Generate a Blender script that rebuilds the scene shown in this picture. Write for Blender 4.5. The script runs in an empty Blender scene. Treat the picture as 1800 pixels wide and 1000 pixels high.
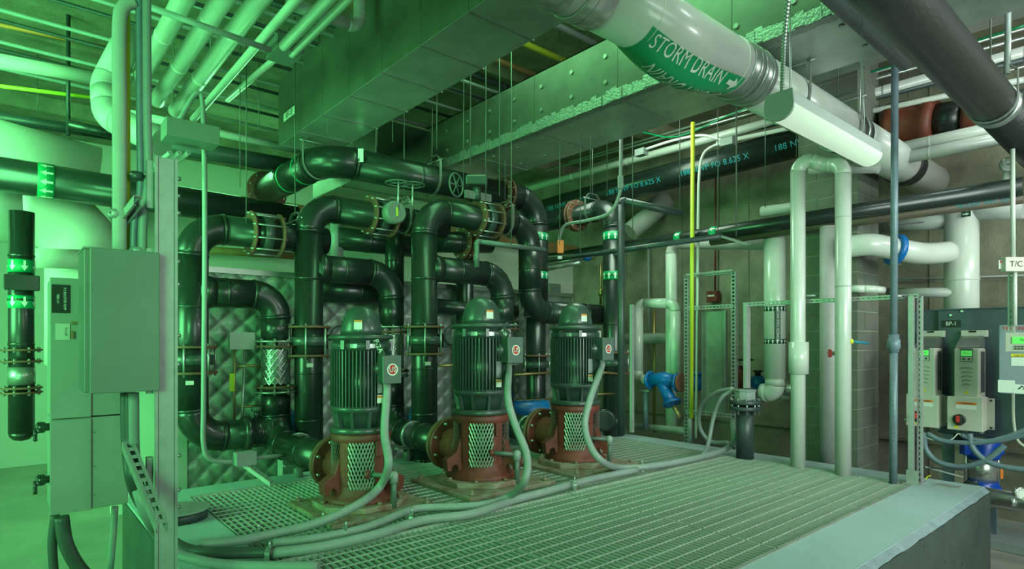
import bpy, math, random
from mathutils import Vector, Matrix
random.seed(7)
C = bpy.context.scene.collection
# ---------------------------------------------------------------- camera, world, light, exposure
F, CC, SS, EYE = 1050.0, 0.7607, 0.6491, 1.35      # z = 0 is the top of the equipment pad
cam_data = bpy.data.cameras.new('camera'); cam = bpy.data.objects.new('camera', cam_data); C.objects.link(cam)
cam.location = (0, 0, EYE); cam.rotation_euler = (math.pi/2, 0, -math.atan2(SS, CC))
cam_data.sensor_width = 36; cam_data.lens = 21.0; cam_data.shift_y = 100/1800; cam_data.clip_start = .02
bpy.context.scene.camera = cam
W = bpy.data.worlds.new('world'); bpy.context.scene.world = W; W.use_nodes = True
W.node_tree.nodes['Background'].inputs[0].default_value = (.38, .80, .50, 1)
W.node_tree.nodes['Background'].inputs[1].default_value = .38
vs = bpy.context.scene.view_settings
vs.view_transform = 'Standard'; vs.look = 'None'; vs.gamma = 1; vs.use_curve_mapping = False; vs.exposure = -0.25
def area(name, loc, aim, size, power, col, spread=180):
    d = bpy.data.lights.new(name, 'AREA'); d.spread = math.radians(spread); d.shape = 'RECTANGLE'; d.size, d.size_y = size; d.energy = power; d.color = col
    o = bpy.data.objects.new(name, d); C.objects.link(o); o.location = loc
    o.rotation_euler = (Vector(aim)-Vector(loc)).to_track_quat('-Z', 'Y').to_euler(); return o
GREEN = (.17, 1.0, .30)  # tint of the added green fills; the room has no green lamps
area('fill_near', (3.2, -3.2, 2.4), (6.2, 3.0, 1.9), (4.0, 3.0), 175, (.82, 1.0, .89), 95)
area('ceiling_light_right', (5.7, .35, 4.6), (5.7, 2.2, 0), (3.0, .5), 140, (.80, 1.0, .94))
area('ceiling_light_drives', (7.6, -2.2, 3.6), (8.0, 1.5, .4), (2.0, .6), 140, (.94, 1.0, .96))
area('ceiling_light_pumps', (3.75, 4.0, 4.7), (3.75, 4.2, 0), (.8, 4.0), 95, (.30, 1.0, .42))
area('ceiling_light_corner', (6.3, 5.2, 4.6), (8.5, 4.6, 1.0), (1.0, 2.0), 110, (.70, 1.0, .75))
area('green_fill_left', (-5.2, 6.0, 2.6), (2.0, 8.6, 1.9), (4.0, 4.0), 500, GREEN, 98)  # added off-frame fill, washes the left half green
area('green_fill_front', (-3.6, -1.8, 2.6), (.6, 4.6, 1.9), (2.5, 2.5), 95, GREEN, 70)  # added fill, greens the camera-facing surfaces at left
area('green_fill_high', (-1.8, 4.0, 0.2), (.6, 6.5, 4.2), (2.0, 2.0), 70, GREEN, 85)  # added low fill aimed up, greens the overhead pipes
area('green_fill_back', (3.6, 11.0, 4.4), (3.6, 8.2, 1.0), (4.0, .8), 120, (.2, 1.0, .32))  # added fill, greens the far end of the room
# ---------------------------------------------------------------- pixel -> point
def P(px, py, X=None, Y=None, Z=None, D=None):
    a = px-900; b = 600-py
    d = Vector((CC*a+SS*F, -SS*a+CC*F, b))
    t = X/d.x if X is not None else Y/d.y if Y is not None else (Z-EYE)/d.z if Z is not None else D/F
    return Vector((0, 0, EYE)) + d*t
RIGHT = Vector((CC, -SS, 0)); FWD = Vector((SS, CC, 0)); UP = Vector((0, 0, 1))
# ---------------------------------------------------------------- materials
M = {}
def mat(name, col, rough=.5, metal=0.0, noise=0, nscale=8, col2=None, bump=0, bscale=60, spec=.5, emit=0, coat=0, stretch=None):
    m = bpy.data.materials.new(name); m.use_nodes = True; nt = m.node_tree; b = nt.nodes['Principled BSDF']
    b.inputs['Base Color'].default_value = (*col, 1); b.inputs['Roughness'].default_value = rough
    b.inputs['Metallic'].default_value = metal; b.inputs['Specular IOR Level'].default_value = spec; b.inputs['Coat Weight'].default_value = coat
    tc = nt.nodes.new('ShaderNodeTexCoord'); src = tc.outputs['Object']
    if stretch:
        mp = nt.nodes.new('ShaderNodeMapping'); mp.inputs['Scale'].default_value = stretch; nt.links.new(src, mp.inputs[0]); src = mp.outputs[0]
    n = nt.nodes.new('ShaderNodeTexNoise'); n.inputs['Scale'].default_value = nscale; n.inputs['Detail'].default_value = 8; n.inputs['Roughness'].default_value = .65
    nt.links.new(src, n.inputs['Vector'])
    r = nt.nodes.new('ShaderNodeValToRGB'); r.color_ramp.elements[0].position = .35; r.color_ramp.elements[1].position = .68
    c2 = col2 or tuple(c*(1-noise) for c in col)
    r.color_ramp.elements[0].color = (*c2, 1); r.color_ramp.elements[1].color = (*col, 1)
    nt.links.new(n.outputs['Fac'], r.inputs['Fac']); nt.links.new(r.outputs['Color'], b.inputs['Base Color'])
    if bump:
        n2 = nt.nodes.new('ShaderNodeTexNoise'); n2.inputs['Scale'].default_value = bscale; n2.inputs['Detail'].default_value = 5
        nt.links.new(src, n2.inputs['Vector'])
        bp = nt.nodes.new('ShaderNodeBump'); bp.inputs['Strength'].default_value = bump; bp.inputs['Distance'].default_value = .01
        nt.links.new(n2.outputs['Fac'], bp.inputs['Height']); nt.links.new(bp.outputs['Normal'], b.inputs['Normal'])
    if emit:
        b.inputs['Emission Color'].default_value = (*col, 1); b.inputs['Emission Strength'].default_value = emit
    M[name] = m; return m
mat('wall_concrete', (.27, .265, .19), .85, noise=.5, nscale=2.2, bump=.5, bscale=35)
mat('ceiling_concrete', (.30, .30, .20), .9, noise=.45, nscale=3, bump=.5, bscale=30)
mat('floor_concrete', (.36, .36, .30), .35, noise=.35, nscale=1.2, bump=.1)
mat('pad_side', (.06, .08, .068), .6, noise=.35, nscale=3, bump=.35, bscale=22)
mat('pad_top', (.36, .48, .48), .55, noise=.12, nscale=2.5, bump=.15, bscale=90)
mat('pad_edge', (.25, .34, .36), .6, noise=.3, nscale=10, bump=.5, bscale=60)
mat('block', (.15, .17, .13), .9, noise=.2, nscale=14, bump=.6, bscale=120)
mat('mortar', (.30, .33, .26), .95, noise=.2, nscale=20, bump=.4, bscale=90)
mat('white_jacket', (.58, .62, .56), .28, noise=.08, nscale=3, bump=.06, bscale=14, coat=.2)
mat('white_jacket_dull', (.43, .46, .42), .5, noise=.15, nscale=5, bump=.12, bscale=25)
mat('black_pipe', (.016, .026, .021), .32, noise=.3, nscale=6, bump=.10, bscale=9, coat=.15)
mat('black_band', (.03, .04, .035), .22, noise=.2)
mat('black_iron', (.020, .025, .024), .40, noise=.4, nscale=12, bump=.3, bscale=12, stretch=(1.5, 1.5, 6))
mat('rusty_iron', (.05, .05, .045), .55, col2=(.11, .08, .045), nscale=9, stretch=(5, .6, 5))
mat('galv', (.45, .50, .47), .32, .75, noise=.3, nscale=9, bump=.05)
mat('duct_lit', (.55, .62, .55), .38, .55, noise=.35, nscale=1.6, bump=.10, bscale=3.5)  # duct undersides: same sheet metal, colour lightened to look lit
mat('duct_shaded', (.15, .17, .13), .42, .5, noise=.35, nscale=2.5, bump=.2, bscale=7)  # duct sides and ends: shade put into the sheet metal's colour
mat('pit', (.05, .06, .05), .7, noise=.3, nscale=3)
mat('foil', (.34, .38, .34), .36, .6, noise=.3, nscale=30, bump=.8, bscale=50)
mat('grating', (.62, .67, .60), .4, .35, noise=.35, nscale=7)
mat('strut', (.40, .43, .41), .42, .3, noise=.2, nscale=10)
mat('rod', (.14, .17, .14), .45, .5)
mat('red_oxide', (.20, .042, .026), .55, noise=.45, nscale=7, bump=.35, bscale=30)
mat('red_base', (.17, .075, .045), .75, col2=(.30, .27, .2), nscale=9, bump=.4, bscale=40)
mat('rust_ring', (.20, .085, .05), .6, noise=.4, nscale=20)
mat('motor', (.045, .072, .062), .36, noise=.2, nscale=8, coat=.2)
mat('motor_light', (.10, .145, .125), .4, noise=.15, nscale=8)
mat('conduit', (.27, .32, .30), .45, noise=.15, nscale=8)
mat('conduit_dark', (.06, .075, .07), .45)
mat('grey_pvc', (.16, .23, .27), .38, noise=.25, nscale=12)
mat('dark_pipe', (.045, .065, .065), .4, noise=.3, nscale=12)
mat('blue', (.0, .13, .42), .35, noise=.2)
mat('deep_blue', (.0, .05, .38), .3)
mat('yellow', (.50, .60, .03), .45)
mat('bright_yellow', (.8, .7, .03), .4)
mat('orange', (.75, .22, .03), .5)
mat('orange_iron', (.20, .045, .025), .55, noise=.3)
mat('brass', (.40, .30, .12), .35, .7)
mat('copper', (.36, .17, .08), .4, .7)
mat('label_green', (.0, .30, .11), .4)
mat('label_dark', (.005, .045, .03), .4)
mat('label_white', (.70, .76, .68), .45)
mat('print_white', (.74, .78, .72), .45)
mat('print_blue', (.02, .30, .42), .5)
mat('print_black', (.01, .01, .01), .5)
mat('red', (.60, .03, .02), .4)
mat('quilt', (.25, .29, .25), .38, .2, noise=.2, nscale=8, bump=.3, bscale=60)
mat('board', (.055, .08, .095), .45, noise=.15, nscale=2)
mat('cabinet', (.17, .21, .18), .42, noise=.12, nscale=3)
mat('cabinet_light', (.27, .32, .27), .42, noise=.12, nscale=3)
mat('panel_grey', (.24, .29, .33), .42, noise=.06)
mat('drive', (.52, .53, .44), .4, noise=.05)
mat('drive_dark', (.10, .12, .12), .4, noise=.1)
mat('lcd', (.12, .75, .12), .3, emit=.5)
mat('steel', (.66, .66, .62), .24, .8, noise=.2, nscale=8)
mat('rubber', (.012, .013, .013), .5)
mat('sheet', (.38, .43, .38), .34, .7, noise=.3, nscale=4)
mat('lamp_tube', (.22, .30, .22), .5, emit=2.6)
mat('lamp_body', (.26, .31, .28), .4)
mat('far_white', (.55, .56, .5), .6)
mat('wood', (.33, .20, .07), .6, noise=.3)
# ---------------------------------------------------------------- mesh builder
def frame(ax):
    ax = ax.normalized(); ref = UP if abs(ax.z) < .9 else Vector((1, 0, 0))
    e1 = ax.cross(ref).normalized(); return e1, ax.cross(e1).normalized()
class MB:
    def __init__(s): s.v = []; s.f = []; s.s = []
    def face(s, idx, smooth=False): s.f.append(tuple(idx)); s.s.append(smooth)
    def pt(s, p): s.v.append(tuple(p)); return len(s.v)-1
    def quadbox(s, c, ex, ey, ez):     # centre and three half-extents vectors
        c = Vector(c); i = len(s.v)
        for x in (-1, 1):
            for y in (-1, 1):
                for z in (-1, 1): s.v.append(tuple(c+ex*x+ey*y+ez*z))
        for q in ((0,1,3,2),(4,6,7,5),(0,4,5,1),(2,3,7,6),(0,2,6,4),(1,5,7,3)): s.face([i+k for k in q])
        return s
    def box(s, a, b):
        a, b = Vector(a), Vector(b); h = (b-a)/2
        return s.quadbox((a+b)/2, Vector((abs(h.x),0,0)), Vector((0,abs(h.y),0)), Vector((0,0,abs(h.z))))
    def bar(s, p0, p1, w, h, side=None):   # rectangular bar from p0 to p1
        p0, p1 = Vector(p0), Vector(p1); d = p1-p0
        e1, e2 = frame(d)
        if side is not None:
            e2 = (Vector(side)-d.normalized()*Vector(side).dot(d.normalized())).normalized(); e1 = d.normalized().cross(e2)
        return s.quadbox((p0+p1)/2, d/2, e1*w/2, e2*h/2)
    def tube(s, path, r, seg=12, cap=True, smooth=True):
        path = [Vector(p) for p in path]; n = len(path)
        rs = r if isinstance(r, (list, tuple)) else [r]*n
        tans = []
        for k in range(n):
            a = path[max(k-1, 0)]; b = path[min(k+1, n-1)]
            d1 = (path[k]-a); d2 = (b-path[k]); t = (d1.normalized() if d1.length > 1e-9 else Vector())+(d2.normalized() if d2.length > 1e-9 else Vector())
            if t.length < 1e-9: t = tans[-1] if tans else UP
            tans.append(t.normalized())
        e1, _ = frame(tans[0]); base = len(s.v)
        for k in range(n):
            e1 = (e1-tans[k]*e1.dot(tans[k])).normalized(); e2 = tans[k].cross(e1)
            for j in range(seg):
                th = 2*math.pi*j/seg; s.v.append(tuple(path[k]+(e1*math.cos(th)+e2*math.sin(th))*rs[k]))
        for k in range(n-1):
            for j in range(seg):
                a = base+k*seg+j; b = base+k*seg+(j+1) % seg; s.face((a, b, b+seg, a+seg), smooth)
        if cap: s.face([base+j for j in range(seg)][::-1]); s.face([base+(n-1)*seg+j for j in range(seg)])
        return s
    def cyl(s, p0, p1, r, seg=16, r2=None):
        return s.tube([p0, p1], [r, r if r2 is None else r2], seg)
    def lathe(s, c, ax, prof, seg=28, sharp=False):      # prof: (distance along axis, radius)
        c = Vector(c); ax = Vector(ax).normalized(); e1, e2 = frame(ax); base = len(s.v)
        for (h, r) in prof:
            for j in range(seg):
                th = 2*math.pi*j/seg; s.v.append(tuple(c+ax*h+(e1*math.cos(th)+e2*math.sin(th))*max(r, 1e-4)))
        for k in range(len(prof)-1):
            flat = abs(prof[k][0]-prof[k+1][0]) < 1e-6 or sharp
            for j in range(seg):
                a = base+k*seg+j; b = base+k*seg+(j+1) % seg; s.face((a, b, b+seg, a+seg), not flat)
        s.face([base+j for j in range(seg)][::-1]); s.face([base+(len(prof)-1)*seg+j for j in range(seg)])
        return s
    def extrude(s, poly, n):           # polygon of points, extruded by vector n
        poly = [Vector(p) for p in poly]; n = Vector(n); i = len(s.v); k = len(poly)
        s.v += [tuple(p) for p in poly]+[tuple(p+n) for p in poly]
        s.face([i+j for j in range(k)][::-1]); s.face([i+k+j for j in range(k)])
        for j in range(k): s.face((i+j, i+(j+1) % k, i+k+(j+1) % k, i+k+j))
        return s
def mesh_of(name, mb, m, origin):
    me = bpy.data.meshes.new(name); o = Vector(origin)
    me.from_pydata([tuple(Vector(v)-o) for v in mb.v], [], mb.f); me.polygons.foreach_set('use_smooth', mb.s)
    me.materials.append(M[m] if isinstance(m, str) else m); me.update(); return me
def place(o, parent=None, loc=(0, 0, 0)):
    C.objects.link(o); o.location = loc
    if parent is not None:
        o.parent = parent; w = Vector(parent['_w']); o.location = Vector(loc)-w
    o['_w'] = tuple(loc); return o
STUFF = {'bolts', 'flange_bolts', 'anchor_bolts', 'cooling_fins', 'bell_ribs', 'lifting_lugs', 'braid', 'mesh_guard', 'vent_slats', 'arrows', 'ticks', 'foil_tape', 'insulation_pins', 'ribs', 'fins', 'spokes'}
def obj(name, mb, m, parent=None, bevel=0, label=None, origin=None):
    if origin is None:
        if parent is not None: origin = Vector(parent['_w'])
        else:
            xs = list(zip(*mb.v)); origin = Vector(((min(xs[0])+max(xs[0]))/2, (min(xs[1])+max(xs[1]))/2, min(xs[2])))
    o = bpy.data.objects.new(name, mesh_of(name, mb, m, origin)); place(o, parent, origin)
    if bevel:
        b = o.modifiers.new('bevel', 'BEVEL'); b.width = bevel; b.segments = 2; b.limit_method = 'ANGLE'
    if label: o['label'] = label
    if parent is not None and name in STUFF: o['kind'] = 'stuff'
    return o
def tag(o, label, cat, group=None, kind=None):
    o['label'] = label; o['category'] = cat
    if group: o['group'] = group
    if kind: o['kind'] = kind
    return o
def thing(name, label, cat, loc=(0, 0, 0), group=None):
    o = bpy.data.objects.new(name, None); o.empty_display_size = .05; place(o, None, Vector(loc)); return tag(o, label, cat, group)
def struct(name, mb, m, parent=None, bevel=0):
    o = obj(name, mb, m, parent, bevel, origin=(0, 0, 0) if parent is None else None)
    if parent is None: o['kind'] = 'structure'
    return o
def dup(root, delta, label=None):
    def cp(o, par):
        c = o.copy(); C.objects.link(c); c.parent = par
        if par is None: c.location = Vector(o.location)+Vector(delta)
        for ch in [x for x in o.children]: cp(ch, c)
        return c
    r = cp(root, None); r['_w'] = tuple(r.location)
    if label: r['label'] = label
    return r
# ---------------------------------------------------------------- paths
def smooth_path(pts, n=8):
    pts = [Vector(p) for p in pts]; q = [2*pts[0]-pts[1]]+pts+[2*pts[-1]-pts[-2]]; out = []
    for k in range(1, len(q)-2):
        a, b, c, d = q[k-1:k+3]
        for i in range(n):
            t = i/n; out.append(.5*((2*b)+(c-a)*t+(2*a-5*b+4*c-d)*t*t+(3*b-a-3*c+d)*t*t*t))
    return out+[pts[-1]]
def fillet(pts, R, n=8):
    """straight runs and elbows: list of ('s'|'e', points)"""
    pts = [Vector(p) for p in pts]; pts = [p for i, p in enumerate(pts) if i == 0 or (p-pts[i-1]).length > 1e-4]; out = []; cur = pts[0]
    for k in range(1, len(pts)-1):
        a, b, c = cur, pts[k], pts[k+1]; d1 = (b-a).normalized(); d2 = (c-b).normalized(); ang = d1.angle(d2)
        if ang < .02: continue
        r = min(R*math.tan(ang/2), (b-a).length*.95, (c-b).length*.48); rr = r/math.tan(ang/2)
        s, e = b-d1*r, b+d2*r; cen = b+((d2-d1).normalized())*(rr/math.cos(ang/2))
        arc = []
        for i in range(n+1):
            t = i/n; w = s*(1-t)+e*t
            arc.append(cen+(w-cen).normalized()*rr)
        out.append(('s', [cur, s])); out.append(('e', arc)); cur = e
    out.append(('s', [cur, pts[-1]])); return out
def pipe_run(th, pts, r, m='black_pipe', R=None, bands=0, bandmat=None, seg=24, elbow_r=1.0, joint=True):
    R = R or r*1.9; runs = fillet(pts, R, 8)
    for kind, p in runs:
        if kind == 's':
            L = (p[1]-p[0]).length
            if L < 1e-3: continue
            obj('pipe_section', MB().tube(p, r, seg), m, th)
            if bands and L > .25:
                n = int(L/bands); d = (p[1]-p[0]).normalized()
                for k in range(1, n+1):
                    q = p[0]+d*(L*k/(n+1)); obj('band', MB().lathe(q-d*.012, d, [(0, r), (.003, r*1.035), (.021, r*1.035), (.024, r)], seg), bandmat or m, th)
        else:
            rr = r*elbow_r; obj('elbow', MB().tube(p, rr, seg), m, th)
            if joint:
                for q, d in ((p[0], (p[1]-p[0]).normalized()), (p[-1], (p[-1]-p[-2]).normalized())):
                    obj('band', MB().lathe(q-d*.015, d, [(0, r), (.004, r*1.045), (.026, r*1.045), (.03, r)], seg), bandmat or m, th)
def pipe(name, label, pts, r, m='black_pipe', cat='pipe', group=None, **kw):
    th = thing(name, label, cat, pts[0], group); pipe_run(th, pts, r, m, **kw); return th
def cable(name, label, pts, r, m='conduit', cat='conduit', group=None, seg=10, n=8, smooth=True, parent=None):
    p = smooth_path(pts, n) if smooth else [q for k, a in fillet(pts, r*5, 6) for q in a]
    q = [p[0]]
    for x in p[1:]:
        if (Vector(x)-q[-1]).length > 1e-4: q.append(Vector(x))
    o = obj(name, MB().tube(q, r, seg), m, parent)
    if parent is None: tag(o, label, cat, group)
    return o
def flange(th, c, ax, r, t=.03, bolts=8, m='rust_ring', bm='galv', rb=None, stud=0):
    c, ax = Vector(c), Vector(ax).normalized()
    obj('flange', MB().lathe(c-ax*t/2, ax, [(0, r*.94), (.004, r), (t-.004, r), (t, r*.94)], 28), m, th)
    e1, e2 = frame(ax); rb = rb or r*.86
    mb = MB()
    for k in range(bolts):
        q = c+(e1*math.cos(2*math.pi*(k+.5)/bolts)+e2*math.sin(2*math.pi*(k+.5)/bolts))*rb
        mb.cyl(q-ax*(t/2+.015), q+ax*(t/2+.015), .013, 6)
    obj('bolts', mb, bm, th)
# ---------------------------------------------------------------- writing
def text_mesh(txt, size, sub=0, extrude=0, space=1.0, bold=0):
    cu = bpy.data.curves.new('t', 'FONT'); cu.body = txt; cu.size = size; cu.align_x = 'CENTER'; cu.align_y = 'CENTER'; cu.extrude = extrude; cu.space_character = space
    cu.resolution_u = 3; cu.offset = bold*size
    o = bpy.data.objects.new('t', cu); C.objects.link(o); dg = bpy.context.evaluated_depsgraph_get()
    me = bpy.data.meshes.new_from_object(o.evaluated_get(dg)); bpy.data.objects.remove(o); bpy.data.curves.remove(cu)
    if sub:
        import bmesh
        bm = bmesh.new(); bm.from_mesh(me); bmesh.ops.triangulate(bm, faces=bm.faces)
        for _ in range(sub): bmesh.ops.subdivide_edges(bm, edges=[e for e in bm.edges if e.calc_length() > size*.18], cuts=1); bmesh.ops.triangulate(bm, faces=bm.faces)
        bm.to_mesh(me); bm.free()
    mb = MB(); mb.v = [tuple(v.co) for v in me.vertices]; mb.f = [tuple(p.vertices) for p in me.polygons]; mb.s = [False]*len(mb.f)
    bpy.data.meshes.remove(me); return mb
def flat_text(txt, size, c, right, up, m, parent, squash=1.0, name='lettering'):
    mb = text_mesh(txt, size); right, up = Vector(right).normalized(), Vector(up).normalized(); n = right.cross(up)
    mb.v = [tuple(Vector(c)+right*x*squash+up*y+n*.0015) for x, y, z in mb.v]; return obj(name, mb, m, parent)
def plate(name, c, right, up, w, h, t, m, parent, bevel=0):
    right, up = Vector(right).normalized(), Vector(up).normalized(); n = right.cross(up)
    return obj(name, MB().quadbox(Vector(c)-n*t/2, right*w/2, up*h/2, n*t/2), m, parent, bevel)
def wrap(mb, c, ax, r, phi0, off=.003):
    """x runs along ax, y round the pipe; phi0 in radians measured from e (horizontal, towards the camera side)"""
    ax = Vector(ax).normalized(); ref = UP if abs(ax.z) < .9 else -FWD
    e2 = (ref-ax*ref.dot(ax)).normalized(); e1 = e2.cross(ax) * 1.0
    if abs(ax.z) >= .9: e1, e2 = e2, e2.cross(ax)
    else:
        if e1.dot(-FWD) < 0: e1 = -e1
    out = []
    for x, y, z in mb.v:
        ph = phi0+y/r; out.append(tuple(Vector(c)+ax*x+(e1*math.cos(ph)+e2*math.sin(ph))*(r+off)))
    mb.v = out; return mb
def arrow_mb(L, w, n=1, pitch=0, flip=1):
    mb = MB()
    for k in range(n):
        y0 = (k-(n-1)/2)*pitch
        for j in range(-3, 3):       # head sliced across so that it bends round the pipe
            ya, yb = j*w/6, (j+1)*w/6; xa, xb = L/2-abs(ya)*2/w*L*.5, L/2-abs(yb)*2/w*L*.5
            i = [mb.pt((0, y0+ya, 0)), mb.pt((xa*1.0*flip, y0+ya, 0)), mb.pt((xb*flip, y0+yb, 0)), mb.pt((0, y0+yb, 0))]
            mb.face(i)
        i = [mb.pt((x*flip, y0+y, 0)) for x, y in ((-L/2, -w*.17), (0, -w*.17), (0, w*.17), (-L/2, w*.17))]; mb.face(i)
    return mb
def flow_marker(parent, c, ax, r, L=.14, flip=1, m='label_green'):
    ax = Vector(ax).normalized(); c = Vector(c); n = max(6, int(2*math.pi*r/.085))
    s = obj('flow_marker', MB().lathe(c-ax*L/2, ax, [(0, r*1.001), (.001, r+.003), (L-.001, r+.003), (L, r*1.001)], 28), m, parent)
    mb = arrow_mb(L*.8, .055, n, 2*math.pi*r/n, flip); obj('arrows', wrap(mb, c, ax, r, 0, .006), 'label_white', s)
# ---------------------------------------------------------------- hardware
def strut(p0, p1, face, w=.041, m='strut', parent=None, name='strut_channel', depth=.041, slot=.05, holes=True):
    """slotted steel channel; `face` is the normal of the slotted back"""
    p0, p1 = Vector(p0), Vector(p1); d = (p1-p0).normalized(); n = Vector(face).normalized(); e = d.cross(n).normalized()
    L = (p1-p0).length; mb = MB(); t = .0025
    for sgn in (-1, 1):
        mb.quadbox((p0+p1)/2+e*sgn*(w/2)-n*depth/2, d*L/2, e*t/2, n*depth/2)
        mb.quadbox((p0+p1)/2+e*sgn*(w/2-.005)-n*depth, d*L/2, e*.005, n*t/2)
        if holes: mb.quadbox((p0+p1)/2+e*sgn*(w/2-.007), d*L/2, e*.007, n*t/2)
    if holes:
        k = int(L/slot)
        for i in range(k+1):
            q = p0+d*min(i*slot, L-.01); mb.quadbox(q+d*.005, d*.01, e*(w/2-.012), n*t/2)
    else: mb.quadbox((p0+p1)/2, d*L/2, e*w/2, n*t/2)
    return obj(name, mb, m, parent)
CEIL = 4.9
def hanger(c, r, axis, label, m='galv', top=CEIL, group='clevis pipe hangers'):
    c = Vector(c); ax = Vector(axis).normalized(); side = ax.cross(UP).normalized()
    t = thing('pipe_hanger', label, 'hanger', c, group)
    path = [c+(side*math.cos(a)+UP*math.sin(a))*(r+.01) for a in [math.pi+math.pi*k/12 for k in range(13)]]
    path = [c-side*(r+.01)+UP*(r+.05)]+path+[c+side*(r+.01)+UP*(r+.05)]
    mb = MB()
    for a, b in zip(path, path[1:]):
        n = (a+b)/2-c; mb.bar(a, b, .035, .006, n)
    obj('strap', mb, m, t)
    ym = c+UP*(r+.13); mb = MB()
    for s in (-1, 1):
        mb.bar(c+side*s*(r+.012)+UP*(r+.04), c+side*s*(r*.55)+UP*(r+.12), .03, .006, UP); 
    mb.bar(ym-side*r*.55+UP*-.01, ym+side*r*.55+UP*-.01, .03, .006, UP)
    obj('yoke', mb, m, t); obj('cross_bolt', MB().cyl(c-side*(r+.05)+UP*(r+.045), c+side*(r+.05)+UP*(r+.045), .007, 6), m, t)
    obj('rod', MB().cyl(ym-UP*.04, Vector((ym.x, ym.y, top)), .006, 6), 'rod', t); return t
ROD_L = 'thin steel threaded rod hanging from the ceiling'
def rod(px, y0, y1, D, lab='', r=.005, m='rod'):
    b = P(px, y1, D=D); a = Vector((b.x, b.y, CEIL))
    o = obj('hanger_rod', MB().cyl(a, b, r, 6), m); return tag(o, 'thin hanger rod '+lab if lab else ROD_L, 'rod', 'hanger rods')
def junction_box(c, sx, sy, sz, label, m='galv', cat='junction box'):
    t = thing('junction_box', label, cat, Vector(c)-UP*sz/2); c = Vector(c)
    obj('body', MB().box(c-Vector((sx/2, sy/2, sz/2)), c+Vector((sx/2, sy/2, sz/2))), m, t, .004)
    obj('cover', MB().box(c+Vector((-sx/2-.003, -sy/2-.006, -sz/2-.003)), c+Vector((sx/2+.003, -sy/2, sz/2+.003))), m, t, .002)
    return t
# ================================================================ the room
FLOOR = -.75
struct('floor', MB().box((-6, -4, FLOOR-.1), (9.2, 13.2, FLOOR)), 'floor_concrete')
struct('ceiling', MB().box((-6, -1.5, CEIL), (9.2, 13.2, CEIL+.15)), 'ceiling_concrete')
w = struct('wall_right', MB().box((9.0, -4, FLOOR), (9.2, 13.2, CEIL)), 'wall_concrete')
for k in range(6):        # cast joints of the poured wall, proud strips
    y = 1.1+k*1.22; obj('form_joint', MB().box((8.985, y, FLOOR), (9.001, y+.018, CEIL)), 'wall_concrete', w)
obj('form_ledge', MB().box((8.97, -4, .05), (9.001, 13, .10)), 'wall_concrete', w)
struct('wall_back', MB().box((-6, 13.0, FLOOR), (9.2, 13.2, CEIL)), 'far_white')
bw = struct('wall_middle', MB().box((1.0, 8.6, FLOOR), (9.0, 8.75, 3.1)), 'far_white')
obj('beam', MB().box((.8, 8.45, 3.1), (9.0, 8.8, 3.3)), 'wood', bw)
# downstand beam bands under the ceiling
for k in range(4):
    struct('ceiling_trim' if k == 0 else 'ceiling_trim', MB().box((-6, 3.2+k*2.6, CEIL-.22), (9.0, 3.5+k*2.6, CEIL)), 'ceiling_concrete')
# ---- blockwork pier
pier = thing('block_pier', 'grey concrete block pier against the right wall behind the white risers', 'pier', (7.63, 2.92, FLOOR))
pier['kind'] = 'structure'
obj('mortar_core', MB().box((7.31, 2.59, FLOOR), (7.96, 3.24, CEIL)), 'mortar', pier)
H = .222; bx = MB().box((-.217, -.106, 0), (.217, .106, H-.012)); by = MB().box((-.106, -.217, 0), (.106, .217, H-.012))
bms = {n: mesh_of('block', b, 'block', (0, 0, 0)) for n, b in (('x', bx), ('y', by))}
for k in range(25):
    z = FLOOR+k*H+.006
    lay = [('x', 7.522, 2.690), ('y', 7.854, 2.801), ('x', 7.742, 3.134), ('y', 7.410, 3.022)] if k % 2 else [('y', 7.410, 2.801), ('x', 7.742, 2.690), ('y', 7.854, 3.022), ('x', 7.522, 3.134)]
    for n, x, y in lay:
        o = bpy.data.objects.new('block', bms[n]); place(o, pier, (x, y, z))
# ---- equipment pad with its pit
X0, X1, Y0, Y1 = .80, 6.95, 1.33, 6.1
pad = thing('equipment_pad', 'raised grey painted concrete pad carrying the three red pumps', 'concrete pad', ((X0+X1)/2, (Y0+Y1)/2, FLOOR)); pad['kind'] = 'structure'
GX0, GX1, GY0, GY1 = 1.24, 6.55, 1.83, 5.76
for nm, a, b in (('kerb', (X0, Y0+.045, FLOOR), (X1, GY0, -.001)), ('kerb', (GX1, GY0, FLOOR), (X1, Y1, -.001)), ('kerb', (X0, GY1, FLOOR), (GX1, Y1, -.001)), ('kerb', (X0, GY0, FLOOR), (GX0, GY1, -.001))):
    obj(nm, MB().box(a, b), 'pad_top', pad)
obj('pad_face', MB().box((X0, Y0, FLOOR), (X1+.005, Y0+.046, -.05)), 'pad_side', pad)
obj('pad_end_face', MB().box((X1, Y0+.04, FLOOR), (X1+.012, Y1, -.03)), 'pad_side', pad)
mb = MB(); n = 60; random.seed(3)
for k in range(n+1):
    x = X0+(X1-X0)*k/n; j = random.uniform(-.004, .004)
    for y, z in ((Y0+.05+j, .0), (Y0+.002, -.045+j*1.5), (Y0+.05, -.06)): mb.pt((x, y, z))
for k in range(n):
    i = 3*k
    mb.face((i, i+1, i+4, i+3)); mb.face((i+1, i+2, i+5, i+4))
mb.face((0, 2, 1)); mb.face((3*n, 3*n+1, 3*n+2)); obj('chamfer', mb, 'pad_edge', pad)
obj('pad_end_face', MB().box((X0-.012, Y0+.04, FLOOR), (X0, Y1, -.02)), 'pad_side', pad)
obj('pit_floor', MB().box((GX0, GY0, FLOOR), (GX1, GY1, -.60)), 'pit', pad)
obj('edge_angle', MB().box((GX0, GY0-.012, -.05), (GX1, GY0+.004, .004)), 'strut', pad)
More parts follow.
